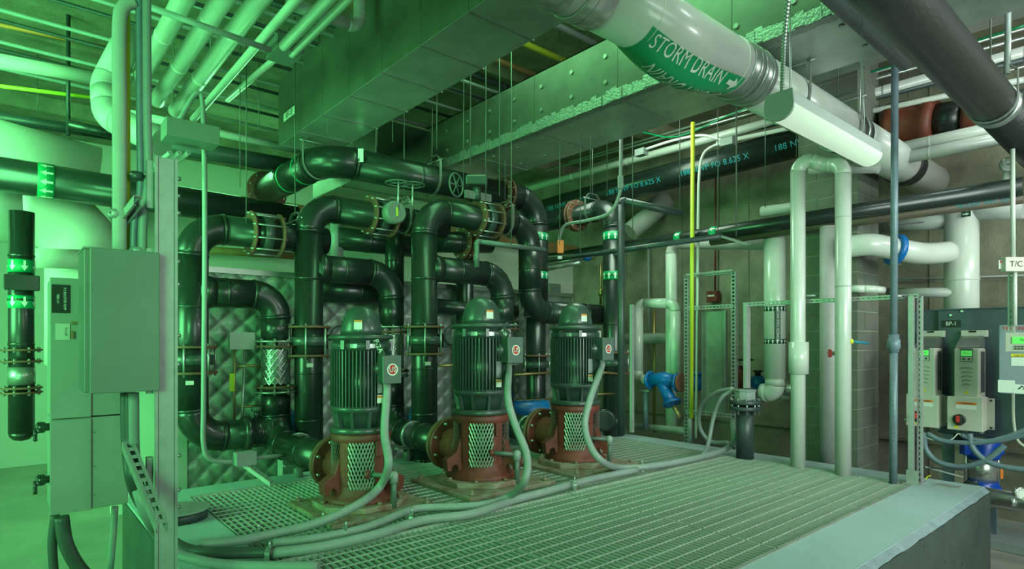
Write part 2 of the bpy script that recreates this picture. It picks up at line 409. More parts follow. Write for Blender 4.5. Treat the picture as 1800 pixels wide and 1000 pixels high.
obj('edge_angle', MB().box((GX1-.004, GY0, -.05), (GX1+.01, GY1, .003)), 'strut', pad)
obj('edge_angle', MB().box((GX0, GY1-.004, -.05), (GX1, GY1+.01, .003)), 'strut', pad)
# surface voids in the pad face
for k in range(45):
    x = random.uniform(3.0, 6.9); z = random.uniform(-.7, -.1); r = random.choice((.006, .009, .013))
    obj('void', MB().cyl((x, Y0+.002, z), (x, Y0-.0015, z), r, 7), 'print_black', pad)
# ---- steel grating panels
xs = [1.25, 2.55, 3.85, 5.28, 6.54]; ys = [(1.845, 3.71), (3.73, 5.75)]
where = [['front row, nearest the concrete plate', 'front row, second from the left', 'front row, third from the left', 'front row, farthest right beside the white pipes'],
         ['rear row, under the leftmost pump', 'rear row, under the middle pump', 'rear row, under the rightmost pump', 'rear row, farthest right by the flanged black stub']]
meshes = {}
for r, (ya, yb) in enumerate(ys):
    for k in range(4):
        xa, xb = xs[k]+.006, xs[k+1]-.006
        g = thing('grating_panel', 'galvanized steel floor grating panel, '+where[r][k], 'grating', ((xa+xb)/2, (ya+yb)/2, -.03), 'floor grating panels')
        key = r
        if key not in meshes: meshes[key] = mesh_of('bearing_bar', MB().box((-.0025, ya-(ya+yb)/2, 0), (.0025, yb-(ya+yb)/2, .03)), 'grating', (0, 0, 0))
        nb = int((xb-xa)/.046); 
        for i in range(1, nb):
            o = bpy.data.objects.new('bearing_bar', meshes[key]); place(o, g, (xa+(xb-xa)*i/nb, (ya+yb)/2, -.03))
        cr = mesh_of('cross_rod', MB().box((xa-(xa+xb)/2, -.0032, -.004), (xb-(xa+xb)/2, .0032, .003)), 'grating', (0, 0, 0))
        nr = int((yb-ya)/.105)
        for i in range(1, nr):
            o = bpy.data.objects.new('cross_rod', cr); place(o, g, ((xa+xb)/2, ya+(yb-ya)*i/nr, -.0025))
        for a, b in (((xa, ya, -.03), (xa+.005, yb, .001)), ((xb-.005, ya, -.03), (xb, yb, .001)), ((xa, ya, -.03), (xb, ya+.005, .001)), ((xa, yb-.005, -.03), (xb, yb, .001))):
            obj('edge_band', MB().box(a, b), 'grating', g)
# support beams under the grating
for y in (3.72,):
    obj('support_beam', MB().box((GX0, y-.03, -.12), (GX1, y+.03, -.031)), 'strut', pad)
# round iron manhole on the plate
c = P(305, 895, Z=.0); m = thing('sump_lid', 'round cast iron slotted lid on a short ring at the left end of the pad', 'lid', (1.02, 5.1, 0))
c = Vector((1.02, 5.1, 0))
obj('ring', MB().lathe(c, UP, [(0, .2), (.07, .2)], 28), 'dark_pipe', m)
obj('cover', MB().lathe(c+UP*.07, UP, [(0, .215), (.012, .215)], 28), 'conduit', m)
mb = MB()
for k in range(9):
    y = (k-4)*.042; L = math.sqrt(max(.0, .19**2-y*y)); mb.box(c+Vector((-L, y-.008, .083)), c+Vector((L, y+.008, .087)))
obj('ribs', mb, 'cabinet_light', m)
# ---- acoustic quilt panels behind the pumps (diamond tufting as relief)
q = thing('acoustic_screen', 'silver quilted acoustic blanket screen standing behind the black risers', 'screen', (4.4, 7.0, FLOOR))
def quilt(xa, xb, za, zb, Y):
    mb = MB(); nx = int((xb-xa)/.022); nz = int((zb-za)/.022)
    for i in range(nx+1):
        for j in range(nz+1):
            x = xa+(xb-xa)*i/nx; z = za+(zb-za)*j/nz; p = .24
            u = ((x+z)/p) % 1; v = ((x-z)/p) % 1
            d = min(u, 1-u, v, 1-v)*2; mb.pt((x, Y-.030*math.sqrt(min(d*1.6, 1)), z))
    for i in range(nx):
        for j in range(nz):
            a = i*(nz+1)+j; mb.face((a, a+nz+1, a+nz+2, a+1), True)
    return mb
for k in range(5):
    xa = 1.47+k*1.16; obj('blanket', quilt(xa, xa+1.14, FLOOR, 2.10, 7.0), 'quilt', q); obj('seam', MB().box((xa+1.135, 6.965, FLOOR), (xa+1.165, 7.0, 2.1)), 'sheet', q)
obj('top_rail', MB().box((1.45, 6.94, 2.09), (7.3, 7.04, 2.15)), 'sheet', q)
obj('end_post', MB().box((1.36, 6.95, FLOOR), (1.47, 7.05, 2.15)), 'cabinet_light', q)
obj('backing', MB().box((1.47, 7.0, FLOOR), (7.27, 7.04, 2.1)), 'sheet', q)
# ================================================================ ducts
DH = EYE+2.3
def duct(name, label, x0, x1, y0, y1, z0, z1, pitch=.62, side='duct_shaded'):
    t = thing(name, label, 'air duct', ((x0+x1)/2, (y0+y1)/2, z0))
    n = int((y1-y0)/pitch)
    for k in range(n):
        a = y0+(y1-y0)*k/n; b = y0+(y1-y0)*(k+1)/n
        mb = MB(); mb.box((x0+.004, a+.002, z0), (x1-.004, b-.002, z0+.012)); obj('bottom_sheet', mb, 'duct_lit', t)
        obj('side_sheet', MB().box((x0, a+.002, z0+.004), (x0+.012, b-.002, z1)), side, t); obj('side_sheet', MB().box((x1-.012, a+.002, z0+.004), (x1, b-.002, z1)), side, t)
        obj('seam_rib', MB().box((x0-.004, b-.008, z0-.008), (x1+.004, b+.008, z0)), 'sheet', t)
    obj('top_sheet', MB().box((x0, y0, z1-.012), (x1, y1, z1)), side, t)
    return t
d1 = duct('air_duct', 'long bright galvanized duct running from top centre down to the left', 2.47, 3.08, -1.0, 7.1, DH, DH+.75, .62)
obj('end_cap', MB().box((2.47, 7.09, DH), (3.08, 7.12, DH+.75)), 'duct_shaded', d1)
s = plate('marking', P(508, 200, X=2.465), (0, -1, 0), UP, .34, .09, .004, 'label_white', d1)
flat_text('EF-13', .085, P(508, 200, X=2.460), (0, -1, 0), UP, 'print_black', d1)
d2 = duct('air_duct', 'foil-taped galvanized duct behind the storm drain, parallel to the bright duct', 4.43, 5.36, -1.0, 8.3, DH, DH+.62, 1.15)
mb = MB(); random.seed(11)
for k in range(150):
    y = -.9+k*.062; j = random.uniform(0, .02); k2 = random.uniform(0, .012)
    mb.quadbox(Vector((4.424-k2, y, DH+.03+j)), Vector((.003, 0, .002)), Vector((0, .034, 0)), Vector((0, 0, .045+j)))
    mb.quadbox(Vector((4.47, y, DH-.004-k2*.4)), Vector((.045+j, 0, 0)), Vector((0, .034, 0)), Vector((0, 0, .003)))
obj('foil_tape', mb, 'foil', d2)
mb = MB()
for k in range(18):
    y = 0.2+k*.45
    for z in (.2, .45): mb.cyl((4.43, y, DH+z), (4.418, y, DH+z), .022, 8)
    for x in (4.65, 5.1): mb.cyl((x, y+.2, DH), (x, y+.2, DH-.010), .022, 8)
obj('insulation_pins', mb, 'sheet', d2)
d3 = duct('air_duct', 'foil-wrapped duct end above the storm drain at upper right', 5.7, 7.0, -1.2, 3.3, DH+.62, DH+1.1, .9)
d4 = duct('air_duct', 'grey duct side high behind the leftmost hanging pipes', 3.4, 4.2, 6.5, 8.4, DH-.25, DH+.4, .9)
# white drain pipe behind, upper centre
pipe('drain_pipe', 'dull white drain pipe elbowing up to the ceiling beside the long duct', [P(505, 4, Y=4.7), P(632, 50, Y=4.7), Vector((*P(632, 50, Y=4.7).xy, CEIL))], .05, 'white_jacket_dull', R=.09)
# ================================================================ big pipes overhead
SY, SZ, SR = 2.33, EYE+2.04, .2
sd = thing('storm_drain_pipe', 'large white storm drain pipe crossing the ceiling with a green label', 'pipe', (4.5, SY, SZ))
for a, b in ((-.6, 2.14), (2.64, 4.12), (4.46, 6.2), (6.45, 9.0)):
    obj('pipe_section', MB().tube([(a, SY, SZ), (b, SY, SZ)], SR, 40), 'white_jacket', sd)
obj('core', MB().tube([(1.9, SY, SZ), (6.6, SY, SZ)], SR*.93, 32), 'black_iron', sd)
for a, b, r, m in ((2.14, 2.36, .213, 'steel'), (2.36, 2.44, .205, 'white_jacket_dull'), (2.44, 2.64, .213, 'steel'), (4.12, 4.27, .208, 'sheet'), (4.27, 4.31, .216, 'sheet'), (4.31, 4.46, .208, 'sheet'), (6.2, 6.3, .207, 'black_iron'), (6.3, 6.35, .215, 'sheet'), (6.35, 6.45, .207, 'black_iron'), (7.9, 8.1, .215, 'black_iron')):
    obj('coupling_band', MB().lathe((a, SY, SZ), (1, 0, 0), [(0, r-.006), (.008, r), (b-a-.008, r), (b-a, r-.006)], 40), m, sd)
for x in (2.3, 2.5, 4.2, 4.38): obj('coupling_band', MB().lathe((x, SY, SZ), (1, 0, 0), [(0, .212), (.006, .2175), (.012, .212)], 40), 'galv', sd)
# green label wrapped under the pipe
def patch(x0, x1, p0, p1, r, c, skew=.0):
    mb = MB(); n = 20
    for k in range(n+1):
        ph = math.radians(p0+(p1-p0)*k/n)
        for x in (x0, x1):
            mb.pt((x+skew*(p1-p0)/100*(k/n-.5), c[1]-math.cos(ph)*r, c[2]+math.sin(ph)*r))
    for k in range(n): mb.face((2*k, 2*k+1, 2*k+3, 2*k+2), True)
    return mb
LX0, LX1 = 2.98, 4.08
def sag(v):      # the label is a loose sleeve that bellies out under the pipe
    v = Vector(v); u = min(max((v.x-LX0)/(LX1-LX0), 0), 1); d = Vector((0, v.y-SY, v.z-SZ)); ph = math.atan2(d.z, -d.y)
    k = min(max((-ph-math.radians(58))/math.radians(38), 0), 1); k = k*k*(3-2*k)
    if ph > 0: k = 1
    return v+d.normalized()*.085*k*math.sin(math.pi*u)
mb = MB(); n1, n2 = 16, 24
for i in range(n1+1):
    u = i/n1; top = -44-9*math.sin(math.pi*u)
    for k in range(n2+1):
        ph = math.radians(-150+(top+150)*k/n2); mb.pt(sag((LX0+(LX1-LX0)*u, SY-math.cos(ph)*(SR+.003), SZ+math.sin(ph)*(SR+.003))))
for i in range(n1):
    for k in range(n2): a = i*(n2+1)+k; mb.face((a, a+n2+1, a+n2+2, a+1), True)
lb = obj('label', mb, 'label_green', sd)
for up in (1, -1):
    t = text_mesh('STORM DRAIN', .128, 3, bold=.0, space=1.06)
    t.v = [((x*.94-.07)*up+0, y*up, 0) for x, y, z in t.v]
    ph0 = math.radians(-64 if up > 0 else -101)
    t = wrap(t, (3.53, SY, SZ), (1, 0, 0), SR, ph0, .006); t.v = [tuple(sag(v)) for v in t.v]; obj('lettering', t, 'label_white', lb)
    a = arrow_mb(.12, .10); a.v = [(x+.455, y, 0) for x, y, z in a.v]
    a = wrap(a, (3.53, SY, SZ), (1, 0, 0), SR, ph0, .006); a.v = [tuple(sag(v)+Vector((0, -.002, -.003))) for v in a.v]; obj('arrow', a, 'label_white', lb)
for x in (3.02, 4.04): obj('cable_tie', MB().lathe((x, SY, SZ), (1, 0, 0), [(0, SR+.002), (.004, SR+.006), (.008, SR+.002)], 32), 'label_white', sd)
hanger((5.0, SY, SZ), SR, (1, 0, 0), 'galvanized clevis hanger round the storm drain beside its second metal coupling', group='large clevis hangers', top=DH)
hanger((6.1, SY, SZ), SR, (1, 0, 0), 'galvanized clevis hanger round the storm drain beyond the strip light', group='large clevis hangers')
# black pipe, top right
BY, BZ, BR = 1.09, EYE+1.82, .15
bp = thing('black_drain_pipe', 'large scuffed black cast iron pipe crossing the top right corner', 'pipe', (4, BY, BZ))
obj('pipe_section', MB().tube([(.5, BY, BZ), (5.86, BY, BZ)], BR, 40), 'black_iron', bp)
obj('pipe_section', MB().tube([(5.88, BY, BZ), (8.99, BY, BZ-.05)], BR*.96, 32), 'black_iron', bp)
obj('clamp_ring', MB().lathe((5.80, BY, BZ), (1, 0, 0), [(0, BR), (.01, BR+.012), (.07, BR+.012), (.08, BR)], 40), 'galv', bp)
hanger((5.7, BY, BZ), BR, (1, 0, 0), 'grey clevis hanger at the joint of the large black pipe at right', group='large clevis hangers')
pipe('conduit_rod_cover', 'grey vertical conduit coming down to the black pipe hanger at far right', [P(1773, 0, X=5.7), P(1770, 130, X=5.7)], .02, 'conduit', cat='conduit')
pipe('black_vent_pipe', 'thin black pipe running along the ceiling beside the large black pipe', [(1.5, 1.66, 3.66), (5.72, 1.66, 3.66)], .055, 'dark_pipe')
# strip light
LZ, LY = P(1545, 286, Y=1.28).z, 1.28
sl = thing('strip_light', 'lit fluorescent strip light with a frosted wrap lens hanging on wires', 'light', (3.3, LY, LZ))
mb = MB(); n = 14
for x in (2.70, 3.80):
    mb.pt((x, LY, LZ+.02))
for x in (2.70, 3.80):
    for k in range(n+1):
        a = math.pi*k/n; mb.pt((x, LY-math.cos(a)*.066, LZ-math.sin(a)*.062+.012))
b0, b1 = 2, 2+n+1
for k in range(n): mb.face((b0+k, b0+k+1, b1+k+1, b1+k), True)
mb.face(list(range(b0, b0+n+1))); mb.face(list(range(b1, b1+n+1))[::-1])
obj('diffuser', mb, 'lamp_tube', sl)
obj('housing', MB().box((2.70, LY-.055, LZ+.012), (3.80, LY+.055, LZ+.075)), 'lamp_body', sl, .004)
obj('end_cap', MB().extrude([(2.686, LY-math.cos(math.pi*k/12)*.069, LZ-math.sin(math.pi*k/12)*.065+.012) for k in range(13)]+[(2.686, LY+.062, LZ+.078), (2.686, LY-.062, LZ+.078)], (.014, 0, 0)), 'lamp_body', sl)
obj('end_cap', MB().box((3.80, LY-.055, LZ-.0), (3.815, LY+.055, LZ+.078)), 'lamp_body', sl, .004)
for x in (2.80, 3.68):
    for dy in (-.05, .05): obj('suspension_wire', MB().cyl((x+dy*2, LY+dy, LZ+.07), (x, LY, LZ+.6), .0018, 5), 'galv', sl)
    obj('suspension_wire', MB().cyl((x, LY, LZ+.6), (x, LY, DH if x < 3 else CEIL), .0018, 5), 'galv', sl)
path = [(2.74, LY+.01, LZ+.07), (2.745, LY+.0, LZ+.35), (2.80, LY-.01, LZ+.75), (2.86, LY, LZ+1.3)]
sp = smooth_path(path, 60); mb = MB(); mb.tube(sp, [.011 if k % 3 else .0085 for k in range(len(sp))], 8, smooth=False)
tag(obj('armoured_cable', mb, 'galv'), 'flexible armoured metal cable feeding the near end of the strip light', 'cable')
# ---------------------------------------------------------------- pipes along the right wall (direction y)
def yrun(px, py, X): q = P(px, py, X=X); return q.z
def wallpipe(name, label, X, a, b, r, m, cat='pipe', **kw):
    """pipe along y at plane X through pixel a (px,py), spanning to pixel b's px"""
    p = P(*a, X=X); q = P(*b, X=X); q.z = p.z if kw.pop('level', True) else q.z
    return pipe(name, label, [p, q], r, m, cat, **kw)
nwp = wallpipe('stencilled_black_pipe', 'large black pipe with blue stencilled lettering along the right wall', 8.0, (1545, 212), (945, 372), .2, 'black_pipe', level=False)
a, b = P(1545, 212, X=8.0), P(945, 372, X=8.0); dr = (a-b).normalized()
for k in range(4):
    t = text_mesh('.188 NWP FO 8.625 X', .115, 1, space=1.05); c = b+dr*(1.0+k*1.45)
    obj('lettering', wrap(t, c, dr, .2, -.35, .004), 'print_blue', nwp)
e = P(1552, 210, X=8.0)
oc = thing('orange_coupling', 'orange primed grooved coupling and end cap high behind the strip light', 'coupling', P(1610, 218, X=8.0))
a = P(1556, 225, X=8.0); b = P(1650, 212, X=8.0); ax = (b-a).normalized()
obj('body', MB().lathe(a, ax, [(0, .2), (.03, .27), (.10, .28), (.16, .25), (.38, .24), (.42, .27), (.5, .27), (.52, .2)], 28), 'orange_iron', oc)
obj('bolts', MB().cyl(a+UP*.27+ax*.05, a+UP*.27+ax*.5, .015, 6), 'galv', oc)
obj('stub', MB().tube([b-ax*.05, b+ax*.25], .19, 24), 'black_pipe', oc)
obj('end_fitting', MB().lathe(b+ax*.25, ax, [(0, .22), (.05, .25), (.2, .25), (.25, .2)], 24), 'orange_iron', oc)
wp = wallpipe('white_wall_pipe', 'upper of two white pipes behind the strip light at right', 7.6, (1795, 214), (1500, 290), .06, 'white_jacket', bands=1.2)
wp = wallpipe('white_wall_pipe', 'lower of two white pipes behind the strip light at right', 7.55, (1795, 236), (1500, 303), .065, 'white_jacket', bands=1.2)
wallpipe('white_wall_pipe', 'long white pipe passing high behind the storm drain to the far corner', 7.9, (1800, 92), (925, 333), .062, 'white_jacket', bands=1.5, level=False)
wallpipe('white_wall_pipe', 'slender white pipe below the long one behind the storm drain', 7.8, (1800, 140), (1260, 252), .03, 'white_jacket', level=False)
wallpipe('steel_conduit', 'upper steel conduit of a bundle near the ceiling at right', 7.9, (1800, 50), (1000, 285), .02, 'galv', 'conduit', level=False, seg=8)
wallpipe('steel_conduit', 'lower steel conduit of a bundle near the ceiling at right', 7.9, (1800, 66), (960, 300), .02, 'galv', 'conduit', level=False, seg=8)
wallpipe('steel_conduit', 'dark conduit under the steel bundle at right', 7.9, (1800, 105), (1000, 310), .035, 'dark_pipe', 'conduit', level=False, seg=8)
wallpipe('dark_wall_pipe', 'dark pipe between the white pipes and the stencilled pipe', 8.2, (1800, 165), (1000, 350), .06, 'dark_pipe', level=False, seg=12)
tag(cable('green_wire', '', [P(1800, 45, X=7.7), P(1640, 95, X=7.7), P(1450, 150, X=7.7), P(1300, 195, X=7.7), P(1190, 240, X=7.7), P(1120, 232, X=7.7), P(1075, 250, X=7.7)], .012, 'label_green'), 'green insulated ground wire strung below the ducts', 'wire')
up_ = wallpipe('black_wall_pipe', 'long black pipe crossing the right wall at mid height', 7.1, (1800, 327), (960, 420), .085, 'black_pipe', bands=2.0)
for px in (1257, 1195): flow_marker(up_, Vector((7.1, P(px, 400, X=7.1).y, P(1800, 327, X=7.1).z)), (0, 1, 0), .085, .1)
lw = wallpipe('rusty_steel_pipe', 'bare rusty steel pipe with blue writing just under the black wall pipe', 7.15, (1800, 348), (1250, 412), .05, 'rusty_iron')
p = P(1730, 352, X=7.15)
t = text_mesh('TRI-GRIP  SPEC A53', .05, 1); obj('lettering', wrap(t, (7.15, p.y, P(1800, 348, X=7.15).z), (0, -1, 0), .05, -.1, .002), 'print_blue', lw)
pipe('dark_lower_pipe', 'thin dark pipe ending at a hanging strut bracket in front of the right wall', [P(1268, 415, X=6.4), P(960, 458, X=6.4)], .035, 'dark_pipe')
br = thing('strut_bracket', 'short strut bracket hung on two rods before the black wall pipe', 'bracket', P(1280, 418, X=6.4))
strut(P(1262, 412, X=6.4), P(1298, 425, X=6.2)+Vector((.25, 0, 0)), (0, -1, 0), parent=br)
for px in (1262, 1294): obj('rod', MB().cyl(P(px, 415, X=6.4), Vector((*P(px, 415, X=6.4).xy, CEIL)), .006, 6), 'rod', br)
# ---------------------------------------------------------------- white jacketed risers at the right
a = pipe('white_riser_loop', 'pair of white jacketed risers standing on the grating joined by a top bend', [Vector((6.53, 2.90, 0)), Vector((6.53, 2.90, 3.33)), Vector((6.60, 2.62, 3.20)), Vector((6.49, 2.43, 3.14)), Vector((6.49, 2.43, 0))], .075, 'white_jacket', R=.13, joint=False)
obj('sleeve', MB().tube([P(1404, 657, X=6.53), P(1404, 601, X=6.53)], .10, 28), 'white_jacket', a)
for z in (1.9, 2.6): obj('band', MB().lathe((6.49, 2.43, z), UP, [(0, .075), (.003, .077), (.01, .077), (.013, .075)], 24), 'white_jacket_dull', a)
pipe('white_cross_pipe', 'white pipe running level behind the joined white risers above the black pipe', [P(1545, 296, X=7.0), P(1424, 298, X=7.0)], .05, 'white_jacket_dull')
pv = thing('grey_pvc_riser', 'blue-grey plastic conduit riser standing free beside the strut post', 'conduit', (6.45, 1.96, 0))
bot, top = Vector((6.45, 1.97, 0)), P(1573, 100, X=6.45)
mid = bot+(top-bot)*.33
obj('lower_pipe', MB().tube([bot, mid], .034, 20), 'grey_pvc', pv); obj('upper_pipe', MB().tube([mid, top], .031, 20), 'grey_pvc', pv)
obj('union', MB().lathe(P(1571, 619, X=6.45), UP, [(0, .045), (.03, .045), (.035, .056), (.12, .056), (.125, .045), (.17, .045)], 20), 'grey_pvc', pv)
obj('cap', MB().lathe(top, UP, [(0, .045), (.08, .045)], 18), 'dark_pipe', pv)
obj('lettering', wrap(text_mesh('PVC SCHEDULE 40 CONDUIT', .03, 0), bot+UP*.6, (0, 0, 1), .034, .3, .001), 'print_black', pv)
# domestic cold water riser
dc = thing('cold_water_riser', 'thick white riser marked DOMESTIC COLD WATER with arrow bands', 'pipe', P(1362, 680, X=7.3))
cx = P(1362, 600, X=7.3); r = .128
pipe_run(dc, [P(1340, 690, X=7.3), Vector((cx.x, cx.y, P(1362, 690, X=7.3).z)), Vector((cx.x, cx.y, P(1362, 664, X=7.3).z))], .115, 'white_jacket', R=.2, joint=False)
obj('pipe_section', MB().tube([Vector((cx.x, cx.y, P(1362, 664, X=7.3).z)), Vector((cx.x, cx.y, P(1362, 408, X=7.3).z))], r, 32), 'white_jacket', dc)
for py, f in ((543, 1), (600, 1)):
    z = P(1362, py, X=7.3).z; s = obj('flow_marker', MB().lathe((cx.x, cx.y, z-.03), UP, [(0, r), (.001, r+.003), (.059, r+.003), (.06, r)], 32), 'label_dark', dc)
    a = arrow_mb(.05, .035, 16, 2*math.pi*r/16); obj('arrows', wrap(a, (cx.x, cx.y, z), UP, r, 0, .005), 'label_white', s)
z0, z1 = P(1362, 598, X=7.3).z, P(1362, 545, X=7.3).z
mb = MB()
for k in range(7):
    ph = k*.09
    for z in (z0, z1): mb.pt((0, 0, 0)); mb.v[-1] = (z, (ph)*r, 0)
for k in range(6): mb.face((2*k, 2*k+1, 2*k+3, 2*k+2))
mb = wrap(mb, (cx.x, cx.y, 0), UP, r, -.10, .003); lb2 = obj('label', mb, 'label_dark', dc)
t = text_mesh('DOMESTIC COLD WATER', .042, 1); t.v = [(x*.80, y, 0) for x, y, z in t.v]
obj('lettering', wrap(t, (cx.x, cx.y, (z0+z1)/2), UP, r, .14, .005), 'label_white', lb2)
# pipe from the corner across to the riser
pipe('white_branch_pipe', 'white pipe rising at the corner and running level to the cold water riser', [P(1180, 760, X=7.7), P(1180, 428, X=7.7), P(1352, 428, X=7.7)], .085, 'white_jacket', R=.14, joint=False)
pipe('white_offset_loop', 'white pipe loop with rounded corners left of the blue strainer', [P(1143, 668, X=7.15), P(1122, 666, X=7.4), P(1122, 533, X=7.4), P(1187, 533, X=7.4), P(1187, 680, X=7.4)], .075, 'white_jacket', R=.12, joint=False)
pipe('white_pipe_stub', 'short white insulated pipe stub with a rounded end behind the loop', [P(1098, 595, X=7.9), P(1183, 595, X=7.9)], .085, 'white_jacket_dull')
pipe('low_white_pipe', 'low white pipe lying behind the pad by the corner', [P(1110, 748, X=7.6), P(1205, 757, X=7.6)], .05, 'white_jacket_dull')
pipe('leaning_white_pipe', 'thick white pipe sloping up toward the wall behind the black pipes', [P(1108, 408, X=8.4), P(1172, 352, X=9.0)], .17, 'white_jacket_dull')
pipe('copper_pipe', 'slim copper pipe standing by the wall behind the white loop', [P(1150, 760, X=8.0), P(1150, 545, X=8.0)], .025, 'brass')
pipe('white_tall_duct', 'flat pale riser beside the block pier', [P(1457, 812, X=7.15), P(1457, 398, X=7.15)], .095, 'white_jacket_dull')
pipe('white_joined_pipe', 'white pipe behind the risers just above the black wall pipe', [P(1340, 372, X=7.6), P(1470, 356, X=7.6)], .07, 'white_jacket_dull')
# big right riser and tees
pipe('white_main_riser', 'tallest thick white riser rising behind the drive board at right', [P(1690, 640, X=8.3), P(1690, 345, X=8.3)], .165, 'white_jacket', bands=1.0)
mr = pipe('white_header', 'white header running right from the top of the thick riser', [P(1690, 372, X=8.3), P(1800, 366, X=8.3)], .11, 'white_jacket_dull')
pipe('white_branch_left', 'white pipe from the pier side into the thick riser, near the black pipe', [P(1690, 385, X=8.3), P(1548, 398, X=8.3)], .09, 'white_jacket_dull')
am = plate('flow_marker', P(1698, 373, X=8.1), (0, -1, 0), UP, .085, .10, .004, 'label_dark', mr)
for dz in (.02, -.02):
    ar = arrow_mb(.06, .03); q = P(1698, 373, X=8.095)
    ar.v = [tuple(q+Vector((-.001, -x, y+dz))) for x, y, z in ar.v]; obj('arrow', ar, 'label_white', am)
p0 = P(1495, 433, X=7.1); p1 = P(1560, 435, X=7.3); p2 = P(1600, 443, X=7.5); p3 = P(1668, 443, X=8.1)
o = cable('valved_white_pipe', '', [p0-RIGHT*.1, p0, P(1530, 430, X=7.15), p1, p2, P(1630, 446, X=7.8), p3], .12, 'white_jacket', seg=24); tag(o, 'white pipe with a blue flanged valve joining the pier side to the thick riser', 'pipe')
v = thing('butterfly_valve', 'blue butterfly valve with black lever behind the grey plastic riser', 'valve', P(1572, 440, X=7.4)); ax = (p2-p1).normalized()
vc = P(1574, 439, X=7.38); obj('body', MB().lathe(vc-ax*.035, ax, [(0, .15), (.01, .17), (.06, .17), (.07, .15)], 28), 'blue', v)
obj('stem', MB().cyl(vc+UP*.1, vc+UP*.27, .02, 8), 'blue', v); obj('lever', MB().bar(vc+UP*.27-RIGHT*.08, vc+UP*.30+RIGHT*.30, .03, .012, UP), 'rubber', v)
obj('bolts', MB().cyl(vc-UP*.15-ax*.06, vc-UP*.15+ax*.06, .012, 6).cyl(vc-UP*.12+RIGHT*.1-ax*.06, vc-UP*.12+RIGHT*.1+ax*.06, .012, 6), 'galv', v)
pipe('small_white_pipe', 'small white pipe with a capped end low beside the pier', [P(1492, 507, X=7.2), P(1530, 508, X=7.25), P(1552, 510, X=7.4)], .042, 'white_jacket')
pipe('small_white_pipe', 'small white pipe running level to the thick riser above the drive board', [P(1560, 514, X=8.2), P(1690, 514, X=8.2)], .055, 'white_jacket_dull')
pipe('thin_wall_conduit', 'thin grey conduit fixed level on the right wall', [P(1560, 492, X=8.95), P(1800, 484, X=8.95)], .012, 'conduit', cat='conduit')
# gauge
g = thing('dial_thermometer', 'round dial thermometer above the black wall pipe at far right', 'gauge', P(1768, 292, X=7.6))
gc = P(1768, 291, X=7.6); n = -FWD
obj('case', MB().lathe(gc, n, [(0, .07), (.03, .075), (.035, .065)], 28), 'sheet', g); obj('dial', MB().lathe(gc+n*.036, n, [(0, .062), (.002, .062)], 28), 'label_white', g)
mb = MB()
for k in range(11):
    th = math.radians(-40+k*26); d = RIGHT*math.cos(th)+UP*math.sin(th); mb.bar(gc+n*.04+d*.045, gc+n*.04+d*.058, .004, .002, n)
mb.bar(gc+n*.041-RIGHT*.03, gc+n*.041+RIGHT*.03+UP*.01, .004, .002, n); obj('ticks', mb, 'print_black', g)
obj('stem', MB().cyl(gc-UP*.07, gc-UP*.3, .03, 12), 'white_jacket_dull', g)
# far right conduit, T/C box, strut
pipe('far_right_conduit', 'light grey conduit dropping to the box marked T/C', [P(1780, 262, X=6.6), P(1781, 455, X=6.6)], .017, 'white_jacket', cat='conduit', joint=False)
t = thing('marked_junction_box', 'small grey junction box hand-lettered T/C on the far right conduit', 'junction box', P(1781, 465, X=6.6))
bc = P(1781, 465, X=6.6); obj('body', MB().quadbox(bc, RIGHT*.088, FWD*.03, UP*.062), 'drive', t, .006)
flat_text('T/C', .07, bc-FWD*.032, RIGHT, UP, 'print_black', t)
plate('sticker', P(1761, 465, X=6.55), RIGHT, UP, .05, .075, .003, 'label_white', t); plate('sticker', P(1760, 460, X=6.54), RIGHT, UP, .016, .016, .004, 'red', t)
s_ = thing('strut_upright', 'slotted strut upright below the T/C box at far right', 'strut', P(1778, 600, X=6.65))
strut(P(1777, 480, X=6.65), P(1777, 585, X=6.65), (-1, 0, 0), parent=s_)
pipe('far_right_conduit', 'light grey conduit running from the T/C box down to the pump controller', [P(1784, 476, X=6.62), P(1784, 572, X=6.62)], .015, 'white_jacket', cat='conduit')
